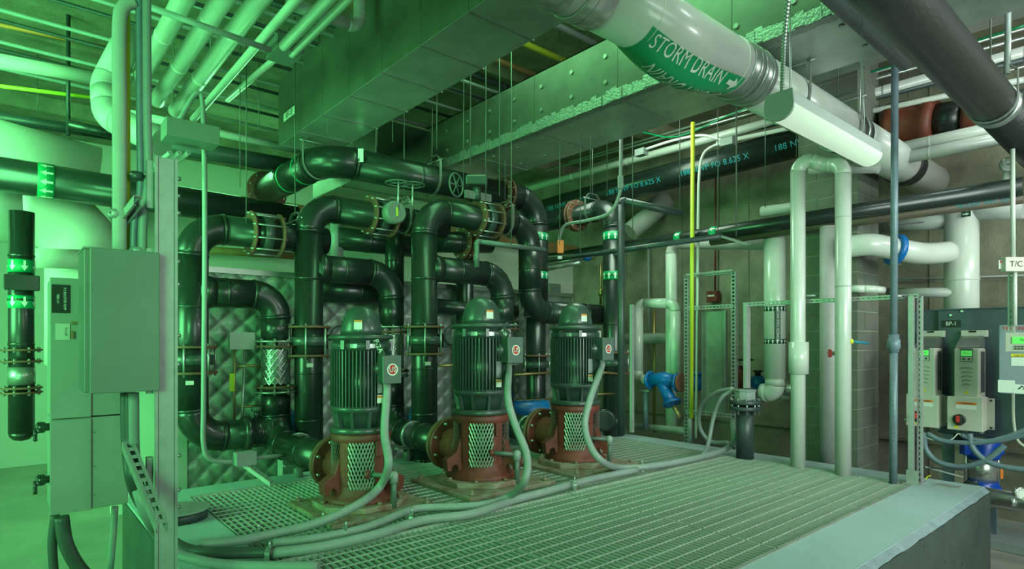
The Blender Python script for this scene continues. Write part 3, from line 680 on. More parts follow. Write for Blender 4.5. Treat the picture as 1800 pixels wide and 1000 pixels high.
# ================================================================ pumps
def pump(px, py, s, sr, label, wordy):
    """vertical turbine pump: red housing, finned motor, dome; axis through pixel px at y = 4.53"""
    c = P(px, 700, Y=4.53); c.z = 0
    t = thing('vertical_pump', label, 'pump', c, 'vertical pumps on the pad')
    def L(prof): return [(z*s, r*sr) for z, r in prof]
    obj('sole_plate', MB().box(c+Vector((-.50*sr, -.50*sr, .0)), c+Vector((.50*sr, .46*sr, .035*s))), 'red_base', t, .006)
    mb = MB(); pts = []
    for k in range(8):
        a = math.radians(22.5+45*k); pts.append(c+Vector((math.cos(a)*.43*sr, math.sin(a)*.43*sr, .035*s)))
    mb.extrude(pts, (0, 0, .05*s)); obj('base_flange', mb, 'red_base', t, .008)
    mb = MB()
    for x, y in ((-.43, -.43), (.43, -.43), (-.43, .39), (.43, .39)):
        q = c+Vector((x*sr, y*sr, .035*s)); mb.lathe(q, UP, [(0, .025), (.02, .025)], 6); mb.cyl(q, q+UP*.05, .011, 6)
    for k in range(8):
        a = math.radians(45*k); q = c+Vector((math.cos(a)*.36*sr, math.sin(a)*.36*sr, .085*s)); mb.lathe(q, UP, [(0, .02), (.018, .02)], 6)
    obj('anchor_bolts', mb, 'red_base', t)
    obj('lower_housing', MB().lathe(c, UP, L([(.08, .34), (.12, .30), (.17, .255), (.25, .245), (.26, .235)]), 32), 'red_oxide', t)
    obj('shaft_column', MB().lathe(c, UP, L([(.1, .13), (.62, .13)]), 20), 'black_iron', t)
    obj('top_ring', MB().lathe(c, UP, L([(.57, .235), (.60, .262), (.66, .268), (.67, .25)]), 36), 'red_oxide', t)
    base = math.radians(0)+math.atan2(-c.y, -c.x)
    for k in range(5):          # pillars between the guarded windows
        a0 = base+math.radians(36+72*k); mb = MB(); hw = math.radians(13)
        for z, rr in ((.22, .25), (.60, .258)):
            for aa in (-hw, -hw/2, 0, hw/2, hw):
                for r in (rr, rr-.035): mb.pt(c+Vector((math.cos(a0+aa)*r*sr, math.sin(a0+aa)*r*sr, z*s)))
        for j in range(4):
            i = 2*j; mb.face((i, i+2, i+12, i+10), True); mb.face((i+1, i+3, i+13, i+11), True)
        mb.face((0, 10, 11, 1)); mb.face((8, 18, 19, 9)); obj('pillar', mb, 'red_oxide', t)
        # expanded metal guard
        a1 = base+math.radians(72*k); mb = MB(); ha = math.radians(25); nc, nr = 8, 11; R = .262*sr; wd = .0042
        for i in range(nc*2):
            for j in range(nr):
                up = (i+j) % 2 == 0
                aA = a1-ha+2*ha*i/(nc*2); aB = a1-ha+2*ha*(i+1)/(nc*2); zA = (.20+.40*(j+(0 if up else 1))/nr)*s; zB = (.20+.40*(j+(1 if up else 0))/nr)*s
                pA = c+Vector((math.cos(aA)*R, math.sin(aA)*R, zA)); pB = c+Vector((math.cos(aB)*R, math.sin(aB)*R, zB))
                e = (pB-pA).normalized(); n = Vector((math.cos(a1), math.sin(a1), 0)); w = n.cross(e).normalized()*wd
                q = [mb.pt(pA-w), mb.pt(pB-w), mb.pt(pB+w), mb.pt(pA+w)]; mb.face(q)
        obj('mesh_guard', mb, 'sheet', t)
    obj('lug', MB().quadbox(c+Vector((math.cos(base+.62)*.26*sr, math.sin(base+.62)*.26*sr, .54*s)), Vector((.035, 0, 0)), Vector((0, .025, 0)), Vector((0, 0, .06))), 'red_oxide', t, .006)
    # arched gusset feet
    for a in (base-math.radians(58), base+math.radians(64), base+math.radians(150), base-math.radians(150)):
        u = Vector((math.cos(a), math.sin(a), 0)); tv = Vector((-u.y, u.x, 0))
        prof = [(.20, .10), (.26, .10), (.275, .19), (.30, .215), (.34, .20), (.345, .16), (.385, .16), (.40, .27), (.29, .33), (.25, .46), (.22, .46)]
        obj('gusset_foot', MB().extrude([c+u*x*sr+UP*z*s-tv*.045 for x, z in prof], tv*.09), 'red_oxide', t, .005)
    # suction nozzle and flanges toward +y
    nz = .31*s/1.0; yv = Vector((0, 1, 0)); nc_ = c+UP*nz
    obj('nozzle', MB().lathe(nc_, yv, [(.15*sr, .20*sr), (.26*sr, .185*sr), (.36*sr, .165*sr), (.50*sr, .17*sr)], 28), 'red_oxide', t)
    for k, d in enumerate((.48, .535)): obj('flange', MB().lathe(nc_, yv, [(d*sr, .25*sr), ((d+.006)*sr, .262*sr), ((d+.034)*sr, .262*sr), ((d+.04)*sr, .25*sr)], 36), 'rust_ring' if k else 'red_oxide', t)
    mb = MB()
    for k in range(8):
        a = math.radians(22.5+45*k); q = nc_+Vector((math.cos(a)*.225*sr, 0, math.sin(a)*.225*sr)); mb.cyl(q+yv*.455*sr, q+yv*.605*sr, .014, 6)
    obj('flange_bolts', mb, 'galv', t)
    # motor
    obj('adapter_ring', MB().lathe(c, UP, L([(.67, .27), (.68, .275), (.71, .275), (.72, .26)]), 36), 'motor', t)
    mt = obj('motor', MB().lathe(c, UP, L([(.72, .20), (.80, .215), (.85, .25), (.86, .268), (.90, .268), (.905, .235), (1.38, .235), (1.385, .262), (1.44, .268), (1.45, .25)]), 40), 'motor', t)
    mb = MB()
    for k in range(52):
        a = 2*math.pi*k/52; u = Vector((math.cos(a), math.sin(a), 0)); tv = Vector((-u.y, u.x, 0))
        mb.quadbox(c+u*.25*sr+UP*1.14*s, u*.022*sr, tv*.0045, UP*.24*s)
    obj('cooling_fins', mb, 'motor', mt)
    mb = MB()
    for k in range(10):
        a = base+.3+2*math.pi*k/10; u = Vector((math.cos(a), math.sin(a), 0)); tv = Vector((-u.y, u.x, 0))
        mb.extrude([c+u*x*sr+UP*z*s-tv*.012 for x, z in ((.19, .72), (.235, .72), (.262, .86), (.19, .86))], tv*.024)
    obj('bell_ribs', mb, 'motor', mt)
    obj('top_disc', MB().lathe(c, UP, L([(1.45, .25), (1.475, .25), (1.48, .285), (1.50, .29), (1.515, .27), (1.515, .20)]), 40), 'motor', t)
    mb = MB()
    for k in range(8):
        a = base+.2+2*math.pi*k/8; u = Vector((math.cos(a), math.sin(a), 0)); tv = Vector((-u.y, u.x, 0)); mb.quadbox(c+u*.255*sr+UP*1.43*s, u*.03, tv*.016, UP*.035)
    obj('lifting_lugs', mb, 'motor', mt)
    dm = obj('dome_cover', MB().lathe(c, UP, L([(1.51, .185), (1.56, .185), (1.62, .172), (1.67, .157), (1.705, .140), (1.735, .115), (1.757, .08), (1.770, .045), (1.776, .0)]), 36), 'motor', t)
    # stickers
    def curved(nm, z, hgt, a0, wid, r, m, par):
        mb = MB()
        for k in range(6):
            a = base+a0+wid*(k/5-.5)
            for zz in (z-hgt/2, z+hgt/2): mb.pt(c+Vector((math.cos(a)*r*sr, math.sin(a)*r*sr, zz*s)))
        for k in range(5): mb.face((2*k, 2*k+2, 2*k+3, 2*k+1))
        return obj(nm, mb, m, par)
    curved('sticker', 1.60, .075, wordy['dome'], .38, .186, 'label_white', dm); curved('sticker', 1.632, .018, wordy['dome'], .38, .187, 'orange', dm)
    curved('nameplate', 1.42, .035, .35, .22, .270, 'galv', mt); curved('nameplate', 1.42, .035, -.25, .22, .270, 'galv', mt)
    curved('nameplate', 1.09, .15, .62, .20, .277, 'galv', mt); curved('sticker', .965, .07, .62, .22, .278, 'label_white', mt); curved('sticker', .985, .02, .62, .22, .279, 'orange', mt)
    # terminal box
    b = c+RIGHT*.265*sr-FWD*.15*sr+UP*(1.27 if s > .95 else 1.22)*s; w, h, dp = .085*sr, .115*s, .085*sr
    tb = obj('terminal_box', MB().box(b-Vector((w, dp, h)), b+Vector((w, dp, h))), 'motor', t, .008)
    obj('box_neck', MB().cyl(b-RIGHT*.2*sr+FWD*.05, b, .08*sr, 16), 'motor', t)
    obj('cover', MB().box(b+Vector((-w*1.04, -dp-.014, -h*1.04)), b+Vector((w*1.04, -dp, h*1.04))), 'motor_light', tb, .004)
    f = b+Vector((0, -dp-.0155, 0)); Rr = Vector((1, 0, 0))
    mb = MB()
    for k in range(20):
        a, a2 = 2*math.pi*k/20, 2*math.pi*(k+1)/20
        i = [mb.pt(f+Rr*math.cos(x)*r+UP*math.sin(x)*r) for x, r in ((a, .038), (a2, .038), (a2, .048), (a, .048))]; mb.face(i)
    obj('emblem_ring', mb, 'label_white', tb)
    obj('emblem', MB().lathe(f+Vector((0, .002, 0)), (0, -1, 0), [(0, .038), (.001, .038)], 20), 'red', tb)
    flat_text('US', .058, f+Vector((0, -.001, 0)), Rr, UP, 'label_white', tb, name='emblem_letters')
    flat_text('MOTORS', .016, f+Vector((0, -.002, -.002)), Rr, UP, 'print_blue', tb, name='emblem_letters')
    # tag hung by the motor
    if wordy['tag']:
        q = c+RIGHT*wordy['tx']*sr-FWD*.2*sr+UP*wordy['tz']*s; ang = wordy['rot']; r1 = RIGHT*math.cos(ang)+UP*math.sin(ang); u1 = -RIGHT*math.sin(ang)+UP*math.cos(ang)
        tg = plate('tag', q, r1, u1, wordy['tw'], wordy['th'], .003, 'rubber', t, .001)
        flat_text(wordy['tag'], wordy['ts'], q, r1, u1, 'label_white', tg)
    # green drain pipe with elbow
    e0 = c+RIGHT*.10*sr-FWD*.22*sr+UP*.33*s; e1 = c+RIGHT*.34*sr-FWD*.22*sr+UP*.31*s; e2 = Vector((e1.x, e1.y, .045))
    dp_ = obj('drain_pipe', MB().tube([e0, e1], .02, 12), 'motor_light', t)
    obj('drain_leg', MB().tube([e1, e2], .024, 12), 'motor_light', dp_); obj('elbow', MB().lathe(e1-UP*.05, UP, [(0, .034), (.07, .036), (.09, .02)], 14), 'conduit', dp_)
    obj('collar', MB().lathe(e0-(e1-e0)*.05, (e1-e0), [(0, .04), (.04, .04)], 10), 'red_oxide', dp_)
    return t, c, b, nc_
L1 = 'leftmost red pump with a dark finned motor and tag P-2A, nearest the post'
L2 = 'middle red pump with a dark finned motor, diamond tag at its terminal box'
L3 = 'rightmost red pump with a dark finned motor, farthest from the post'
p1 = pump(635, 893, .925, .90, L1, dict(dome=-.15, tag='P-2A', tx=.20, tz=1.42, rot=-1.15, tw=.17, th=.055, ts=.055))
p2 = pump(846, 848, 1.0, 1.0, L2, dict(dome=.45, tag='P-2B', tx=.22, tz=1.43, rot=-.8, tw=.09, th=.09, ts=.035))
p3 = pump(1011, 815, 1.0, 1.0, L3, dict(dome=.55, tag='', tx=.2, tz=1.4, rot=0, tw=.05, th=.05, ts=.03))
# ================================================================ black riser headers
YR = 6.35
def at(px, Y=YR): q = P(px, 600, Y=Y); return q.x
def zz(py, px, Y=YR): return P(px, py, Y=Y).z
def coupling(th, x, y, za, zb, r, bolts=6):
    """flanged sleeve with long stay bolts: two rust rings and studs"""
    c0, c1 = Vector((x, y, min(za, zb))), Vector((x, y, max(za, zb)))
    ring(th, c0, c1, r, bolts)
def ring(th, c0, c1, r, bolts=6):
    ax = (c1-c0).normalized(); e1, e2 = frame(ax)
    g = obj('sleeve', MB().tube([c0, c1], r*1.06, 24), 'black_band', th)
    obj('valve_body', MB().lathe((c0+c1)/2-ax*.05, ax, [(0, r*1.25), (.01, r*1.38), (.09, r*1.38), (.10, r*1.25)], 24), 'motor', th)
    for q in (c0, c1): obj('flange', MB().lathe(q-ax*.012, ax, [(0, r*1.5), (.003, r*1.54), (.021, r*1.54), (.024, r*1.5)], 28), 'rust_ring', th)
    for k in range(bolts):
        a = 2*math.pi*(k+.5)/bolts; q = (e1*math.cos(a)+e2*math.sin(a))*r*1.42; obj('stay_bolt', MB().cyl(c0+q-ax*.035, c1+q+ax*.035, .011, 6), 'galv', th)
def flex(th, x, y, z0, z1, r):
    c0 = Vector((x, y, z0)); n = 14; prof = []
    for k in range(n*2+1): prof.append(((z1-z0)*(.15+.7*k/(n*2)), r*(1.0 if k % 2 else .93)))
    o = obj('braided_hose', MB().lathe(c0, UP, prof, 24), 'sheet', th)
    mb = MB()
    for k in range(16):
        for sg in (-1, 1):
            for j in range(5):
                a0 = 2*math.pi*k/16+sg*j*.35; a1 = a0+sg*.35; za = z0+(z1-z0)*(.15+.7*j/5); zb = z0+(z1-z0)*(.15+.7*(j+1)/5)
                mb.bar((x+math.cos(a0)*r*1.02, y+math.sin(a0)*r*1.02, za), (x+math.cos(a1)*r*1.02, y+math.sin(a1)*r*1.02, zb), .008, .005, (math.cos(a0), math.sin(a0), 0))
    obj('braid', mb, 'galv', o)
    for z in (z0, z0+(z1-z0)*.1, z1-(z1-z0)*.1, z1): flange(th, (x, y, z), UP, r*1.5, .022, 8, 'galv' if z in (z0, z1) else 'rust_ring')
specs = [ # main px, pump index, Y, branch py, label bits
    (337, p1, 6.42, 512, 'leftmost', 398, 776), (543, p2, 6.30, 470, 'middle', 362, 792), (746, p3, 5.84, 471, 'rightmost', 368, 792)]
for k, (mpx, pm, Y, bpy_, w, tpy, lowpy) in enumerate(specs):
    r = .148; xm = at(mpx, Y); t_, c_, b_, nz_ = pm; xb = P((485, 688, 883)[k], 600, Y=Y).x
    zt = zz(tpy, mpx, Y); zb = zz(bpy_, mpx, Y); zn = nz_.z
    zl = .02
    # main vertical with the top elbow heading +x
    endx = xm+(1.05, 1.10, 1.0)[k]
    ga = 'black riser mains'
    if k == 2:
        xe = P(931, 600, Y=Y).x; za2 = zz(548, 935, Y)
        m = thing('black_riser_main', 'rightmost black riser main, its top bend crossing to a long S-shaped drop', 'pipe', (xm, Y, .1), ga)
        xv = xm+1.05
        pipe_run(m, [(xm, Y, -.5), (xm, Y, zt), (xe, Y, zt), (xe, Y, za2), (xe+1.42, Y, za2)], r, bands=.55)
    else:
        m = thing('black_riser_main', w+' black riser main rising behind the pumps with a bend at its top', 'pipe', (xm, Y, .1), ga)
        pts = [(xm, Y, -.5), (xm, Y, zt), (xm+1.75, Y, zt)]
        if k == 0: pts = [(xm+.9, Y, zz(765, 400, Y)), (xm, Y, zz(765, 400, Y)), (xm, Y, zt), (xm+1.35, Y, zt)]
        pipe_run(m, pts, r, bands=.55)
    zc0, zc1 = ((610, 655), (575, 625), (575, 622))[k]
    coupling(m, xm, Y, zz(zc0, mpx, Y), zz(zc1, mpx, Y), r)
    obj('sticker', MB().quadbox((xm-.05, Y-r-.004, zz(zc1+16, mpx, Y)), Vector((.035, 0, 0)), Vector((0, .002, 0)), Vector((0, 0, .02))), 'label_white', m)
    # branch to the pump
    b = thing('pump_branch_pipe', w+' black branch pipe bending down to its pump through a braided flexible joint', 'pipe', (xb, Y, .3), 'pump branch pipes')
    fz0, fz1 = zz((688, 660, 640)[k], (485, 688, 883)[k], Y), zz((600, 575, 572)[k], (485, 688, 883)[k], Y)
    pipe_run(b, [(xm+.05, Y, zb), (xb, Y, zb), (xb, Y, fz1)], r, bands=.5)
    obj('tee_collar', MB().lathe((xm+.08, Y, zb), (1, 0, 0), [(0, r*1.12), (.06, r*1.12), (.12, r*1.02)], 24), 'black_pipe', b)
    flex(b, xb, Y, fz0, fz1, r*.95)
    pipe_run(b, [(xb, Y, fz0), (xb, Y, zn), (c_.x, nz_.y+.57, zn)] if abs(xb-c_.x) < .05 else [(xb, Y, fz0), (xb, Y, zn+.1), (c_.x, nz_.y+.95, zn), (c_.x, nz_.y+.57, zn)], r, bands=.6)
    obj('pipe_clamp', MB().lathe((c_.x, Y-.55, zn), (0, 1, 0), [(0, r*1.02), (.002, r*1.06), (.04, r*1.06), (.042, r*1.02)], 24), 'galv', b)
    st = thing('pipe_stand', 'short steel pipe stand under the %s horizontal pump pipe' % w, 'stand', (c_.x, Y-.5, 0), 'pipe stands')
    obj('post', MB().tube([(c_.x, 5.9, -.02), (c_.x, 5.9, zn-r)], .045, 14), 'cabinet', st); obj('saddle', MB().box((c_.x-.14, 5.86, zn-r-.02), (c_.x+.14, 5.94, zn-r+.0)), 'strut', st)
    # in-line valve on the top run
    vx = (at(465, Y), at(668, Y), at(853, Y))[k]
    v = thing('inline_valve', 'flanged in-line valve with stay bolts on the top run of the %s riser' % w, 'valve', (vx, Y, zt), 'in-line valves')
    ring(v, Vector((vx-.14, Y, zt)), Vector((vx+.14, Y, zt)), r, 10)
    if k == 1:
        obj('actuator', MB().lathe((vx+.02, Y-r*1.2, zt), (0, -1, 0), [(0, .11), (.10, .13), (.16, .13), (.18, .11)], 24), 'cabinet', v)
        obj('indicator', MB().box((vx+.01, Y-r*1.2-.19, zt-.05), (vx+.03, Y-r*1.2-.18, zt+.05)), 'yellow', v)
    hanger((vx+.32, Y, zt), r, (1, 0, 0), 'galvanized clevis hanger beside the in-line valve of the %s riser' % w, group='clevis hangers on the black pipes')
    if k:   # hand wheel on the main's valve
        hz = (zz(zc0, mpx, Y)+zz(zc1, mpx, Y))/2
        h = thing('gear_handwheel', 'dark gear operator with handwheel on the %s riser main' % w, 'handwheel', (xm+.3, Y, hz))
        obj('gear_box', MB().box((xm+.20, Y-.09, hz-.08), (xm+.36, Y+.05, hz+.08)), 'motor', h, .015); obj('stem', MB().cyl((xm+.36, Y-.05, hz), (xm+.44, Y-.05, hz), .012, 8), 'galv', h)
        wc = Vector((xm+.30, Y-.10, hz+.06)); path = [wc+Vector((math.cos(a)*.11, -.02, math.sin(a)*.11)) for a in [2*math.pi*i/24 for i in range(25)]]; obj('wheel', MB().tube(path, .010, 8), 'rubber', h)
# run from middle riser's valve down behind (second vertical at px 805) and rear mains
pipe('rear_black_riser', 'thinner black riser standing behind between the middle and right mains', [(at(806, 6.9), 6.75, -.5), (at(806, 6.9), 6.75, zz(400, 800, 6.75)), (at(860, 6.9), 6.75, zz(400, 800, 6.75))], .12, bands=.6)
pipe('rear_black_riser', 'thinner black riser standing behind between the left and middle mains', [(at(690, 6.8), 6.75, 1.9), (at(690, 6.8), 6.75, zz(395, 690, 6.75))], .12, bands=.6)
pipe('rear_cross_pipe', 'black cross pipe level behind the middle riser main above the quilt', [(at(560, 6.7), 6.7, zz(512, 620, 6.7)), (at(690, 6.7), 6.7, zz(512, 620, 6.7))], .15, bands=.5)
pipe('rear_cross_pipe', 'black cross pipe level behind the right riser main', [(at(765, 6.7), 6.7, zz(540, 820, 6.7)), (at(905, 6.7), 6.7, zz(545, 820, 6.7))], .10, bands=.5)
pipe('rear_cross_pipe', 'upper black cross pipe behind the middle riser under the header', [(at(590, 6.9), 6.9, zz(425, 650, 6.9)), (at(745, 6.9), 6.9, zz(425, 650, 6.9))], .14, bands=.5)
# far right vertical in the pump row
q = Vector((P(942, 560, Y=6.4).x, 6.4, 0))
m = thing('black_riser_main', 'black riser with stay-bolted valve seen between the middle and right pumps', 'pipe', (q.x, 6.4, 0), 'black riser mains')
pipe_run(m, [(q.x, 6.4, -.5), (q.x, 6.4, zz(558, 942, 6.4))], .145, bands=.6)
coupling(m, q.x, 6.4, zz(625, 945, 6.4), zz(655, 945, 6.4), .145)
EXTRA = 1
rx = P(1078, 600, Y=5.6).x
m = thing('black_riser_main', 'black riser with green arrow bands right of the rightmost pump', 'pipe', (rx, 5.6, 0), 'black riser mains')
zt = P(1078, 365, Y=5.6).z
pipe_run(m, [(rx, 5.6, -.5), (rx, 5.6, zt), (P(930, 600, Y=6.9).x+.9, 5.6, zt)][0:2]+[Vector((rx, 5.6, zt)), Vector((rx, 7.9, zt))], .15, bands=.7)
flange(m, (rx, 6.3, zt), (0, 1, 0), .24, .03, 10); flange(m, (rx, 6.36, zt), (0, 1, 0), .24, .03, 10)
for py in (416, 485): flow_marker(m, P(1078, py, Y=5.6)*0+Vector((rx, 5.6, P(1078, py, Y=5.6).z)), UP, .15, .12)
coupling(m, rx, 5.6, P(1078, 620, Y=5.6).z, P(1078, 655, Y=5.6).z, .15)
hanger((rx, 6.0, zt), .15, (0, 1, 0), 'pale clevis hanger on the flanged pipe left of the yellow conduit', group='clevis hangers on the black pipes')
# top header
YH = 6.4; hx0 = P(572, 600, Y=YH).x; hz_ = P(572, 278, Y=YH).z; hx1 = P(942, 600, Y=YH).x
hd = thing('black_header', 'highest black header pipe running across above the riser bends', 'pipe', (hx0, YH, hz_))
far = P(468, 330, X=hx0)
hp = [(hx0, far.y, hz_), (hx0, YH, hz_), (hx1, YH, hz_), (hx1, YH, zz(556, 942, YH))]
pipe_run(hd, hp, .178, bands=.9)
for py in (418, 485): flow_marker(hd, (hx1, YH, zz(py, 942, YH)), UP, .178, .11)
flange(hd, (hx0, far.y-.02, hz_), (0, 1, 0), .27, .035, 10)
for dy in (.55, 1.05): obj('flow_marker', MB().lathe((hx0, YH+dy, hz_), (0, 1, 0), [(0, .179), (.001, .183), (.03, .183), (.031, .179)], 28), 'label_green', hd)
flange(hd, (P(880, 600, Y=YH).x, YH, hz_), (1, 0, 0), .24, .025, 10); flange(hd, (P(888, 600, Y=YH).x, YH, hz_), (1, 0, 0), .24, .025, 10)
hanger((hx0+.02, YH+.22, hz_), .178, (0, 1, 0), 'pale clevis hanger holding the far arm of the highest black header', group='clevis hangers on the black pipes')
hanger((P(760, 600, Y=YH).x, YH, hz_), .178, (1, 0, 0), 'galvanized clevis hanger on the middle of the highest black header', group='clevis hangers on the black pipes')
hw = thing('wall_handwheel', 'large thin handwheel below the highest black header', 'handwheel', P(800, 320, Y=5.5)); wc = P(802, 325, Y=5.5)
obj('rim', MB().tube([wc+(RIGHT*math.cos(a)*.5+UP*math.sin(a)+FWD*math.cos(a)*.8)*.13 for a in [2*math.pi*i/28 for i in range(29)]], .010, 8), 'motor_light', hw)
mb = MB()
for a in (0, 1.05, 2.1): v_ = (RIGHT*math.cos(a)*.5+UP*math.sin(a)+FWD*math.cos(a)*.8)*.13; mb.cyl(wc-v_, wc+v_, .006, 6)
obj('spokes', mb, 'motor_light', hw)
vb = thing('gate_valve', 'dark gear-operated valve beside the large handwheel under the header', 'valve', P(838, 330, Y=5.75))
obj('bonnet', MB().quadbox(P(838, 318, Y=5.75), RIGHT*.13, FWD*.08, UP*.06), 'motor', vb, .02); obj('neck', MB().cyl(P(838, 330, Y=5.75), P(838, 352, Y=5.75), .05, 12), 'motor', vb)
obj('bolts', MB().box(P(820, 345, Y=5.75)-Vector((.02, .02, .02)), P(860, 345, Y=5.75)+Vector((.02, .02, .02))), 'galv', vb)
# low black pipe with valve at lower left plus gauge piping
lv = thing('inline_valve', 'grooved valve on the low pipe by the quilted screen', 'valve', P(445, 752, Y=6.42)); lc = Vector((at(425, 6.42), 6.42, zz(765, 400, 6.42)))
obj('body', MB().lathe(lc, (1, 0, 0), [(0, .15), (.01, .18), (.07, .18), (.08, .15), (.22, .15), (.23, .18), (.29, .18), (.30, .15)], 24), 'black_band', lv)
obj('stem', MB().cyl(lc+Vector((.15, 0, .1)), lc+Vector((.15, 0, .26)), .03, 10), 'black_band', lv); obj('nut', MB().lathe(lc+Vector((.15, 0, .22)), UP, [(0, .06), (.05, .06)], 6), 'motor_light', lv)
tb = junction_box(P(424, 599, Y=6.5), .24, .08, .17, 'pale control box on thin tubing before the quilted screen', 'cabinet_light', 'control box')
obj('tube', MB().tube([P(412, 615, Y=6.5), P(412, 740, Y=6.5)], .012, 8), 'brass', tb); obj('tube', MB().tube([P(430, 615, Y=6.5), P(424, 795, Y=6.5)], .015, 8), 'galv', tb)
for y in (643, 714): obj('tube', MB().tube([P(418, y, Y=6.5), P(470, y, Y=6.5)], .014, 8), 'brass', tb)
tag(obj('valve_tag', MB().quadbox(P(408, 672, Y=6.44), RIGHT*.025, FWD*.002, UP*.09), 'yellow'), 'yellow valve tag on brass tubing before the quilted screen', 'tag')
tag(obj('valve_tag', MB().quadbox(P(501, 717, Y=6.6), RIGHT*.03, FWD*.002, UP*.06), 'yellow'), 'yellow valve tag beside the middle riser main above a blue motor', 'tag')
# small brass piping behind the pumps
for k, (a, b, Y, lab) in enumerate((((886, 660), (1010, 652), 6.2, 'upper brass pipe level behind the middle and right pumps'), ((880, 707), (985, 700), 6.2, 'lower brass pipe level behind the middle and right pumps'), ((1050, 655), (1085, 655), 5.5, 'short brass pipe level right of the rightmost pump'), ((1040, 693), (1080, 692), 5.5, 'short lower brass pipe right of the rightmost pump'), ((770, 643), (820, 640), 6.3, 'brass pipe level between the middle riser and the middle pump'))):
    pipe('brass_pipe', lab, [P(*a, Y=Y), P(*b, Y=Y)], .016, 'brass', joint=False)
# blue machines glimpsed behind
for px, py, w, lab in ((505, 745, .2, 'blue motor behind the middle riser main by the quilt'), (915, 722, .38, 'blue motor between the middle and right pumps'), (736, 735, .12, 'blue motor glimpsed right of the leftmost pump')):
    c = P(px, py, Y=6.75 if px != 915 else 5.9); t = thing('blue_motor', lab, 'motor', c-UP*.1); obj('casing', MB().lathe(c-RIGHT*w, RIGHT, [(0, .08), (.02, .13), (2*w-.02, .14), (2*w, .09)], 20), 'blue', t)
    mb = MB()
    for k in range(6): mb.quadbox(c+UP*.13+RIGHT*(k-2.5)*w*.3, RIGHT*.006, FWD*.06, UP*.03)
    obj('fins', mb, 'blue', t); obj('foot', MB().quadbox(c-UP*.16, RIGHT*w*.7, FWD*.08, UP*.03), 'blue', t); obj('pedestal', MB().box((c.x-.08, c.y-.08, FLOOR), (c.x+.08, c.y+.08, c.z-.16)), 'conduit', t)
ec = Vector((P(1062, 738, Y=5.3).x, 5.3, P(1062, 738, Y=5.3).z))
t = thing('pipe_end_cap', 'round black end cap with a small valve low beside the rightmost pump', 'pipe cap', ec)
obj('cap', MB().lathe(ec-FWD*.02, -FWD, [(0, .13), (.02, .15), (.05, .15), (.06, .12)], 28), 'black_band', t); obj('stub', MB().cyl(ec, ec+FWD*.3, .13, 24), 'black_pipe', t)
obj('drain', MB().tube([ec-FWD*.05, ec-FWD*.05+RIGHT*.2], .012, 8), 'galv', t)
pipe('rear_pale_riser', 'short pale pipe with a collar standing behind between the left and middle risers', [P(592, 452, Y=6.9), P(592, 392, Y=6.9)], .075, 'conduit', bands=.2)
pipe('green_cross_rod', 'slim grey-green pipe crossing in front of the rightmost riser bend', [P(838, 470, Y=5.3), P(838, 424, Y=5.3), P(958, 440, Y=5.3)], .028, 'motor_light', R=.03)
fl = pipe('rear_flanged_pipe', 'flanged black pipe behind the rightmost riser main', [P(770, 425, Y=6.6), P(860, 428, Y=6.6)], .14, bands=.4)
for px in (812, 822): flange(fl, P(px, 427, Y=6.6), (1, 0, 0), .22, .025, 8)
orb = tag(obj('orange_box', MB().box(P(820, 425, Y=8.4)-Vector((0, 0, .02)), P(850, 408, Y=8.4)+Vector((0, .05, .05))), 'orange'), 'orange sheet glimpsed behind the rightmost riser valve', 'sheet')
for k, (px, py) in enumerate(((725, 325), (700, 322))):
    w_ = thing('small_handwheel', ['right', 'left'][k]+' of two thin wheels lying flat under the highest black header', 'handwheel', P(px, py, Y=5.95)); c = P(px, py, Y=5.95)
    obj('rim', MB().tube([c+Vector((math.cos(a), math.sin(a), 0))*.14 for a in [2*math.pi*i/20 for i in range(21)]], .008, 8), 'motor_light', w_); obj('stem', MB().cyl(c+UP*.02, c-UP*.3, .012, 8), 'galv', w_)
    mb = MB()
    for a in (0, 1.05, 2.1): v_ = Vector((math.cos(a), math.sin(a), 0))*.14; mb.cyl(c-v_, c+v_, .005, 6)
    obj('spokes', mb, 'motor_light', w_)
sp_ = obj('sticker', MB().quadbox(P(634, 273, Y=YH-.19), RIGHT*.03, FWD*.002, UP*.075), 'label_white', hd)
# ================================================================ long runs further left
bl = pipe('black_long_pipe', 'long black pipe with arrow band passing behind the post at left', [P(-60, 297, Y=7.4), P(520, 385, Y=7.4)], .165, 'black_pipe', bands=1.6)
bd = (P(520, 385, Y=7.4)-P(-60, 297, Y=7.4)).normalized()
for px, py in ((80, 318), (212, 340)): flow_marker(bl, P(px, py, Y=7.4)-Vector((0, 0, .0)), bd, .165, .13, -1)
wa = pipe('white_vessel_pipe', 'very thick white insulated pipe bending down at the far left', [P(-80, 362, Y=8.1), P(150, 372, Y=8.1), P(150, 640, Y=8.1)], .36, 'far_white', R=.5, joint=False)
pipe('white_vessel_pipe', 'very thick white insulated pipe crossing high at the far left', [P(-80, 250, Y=8.2), P(170, 312, Y=8.2)], .34, 'far_white', joint=False)
pipe('white_level_pipe', 'white pipe level at mid height at the far left behind the cabinet', [P(45, 453, Y=7.6), P(160, 456, Y=7.6)], .10, 'far_white')
bp2 = thing('left_pump_riser', 'black riser with flanges and arrow bands standing at the far left', 'pipe', P(38, 760, Y=7.3))
x = P(38, 600, Y=7.3).x
pipe_run(bp2, [(x, 7.3, P(32, 760, Y=7.3).z), (x, 7.3, P(32, 372, Y=7.3).z)], .10, bands=.5)
obj('rounded_end', MB().lathe((x, 7.3, P(32, 760, Y=7.3).z), -UP, [(0, .10), (.04, .09), (.07, .06), (.085, .0)], 24), 'black_pipe', bp2)
for py in (615, 635, 682, 690): flange(bp2, (x, 7.3, P(32, py, Y=7.3).z), UP, .16, .02, 8)
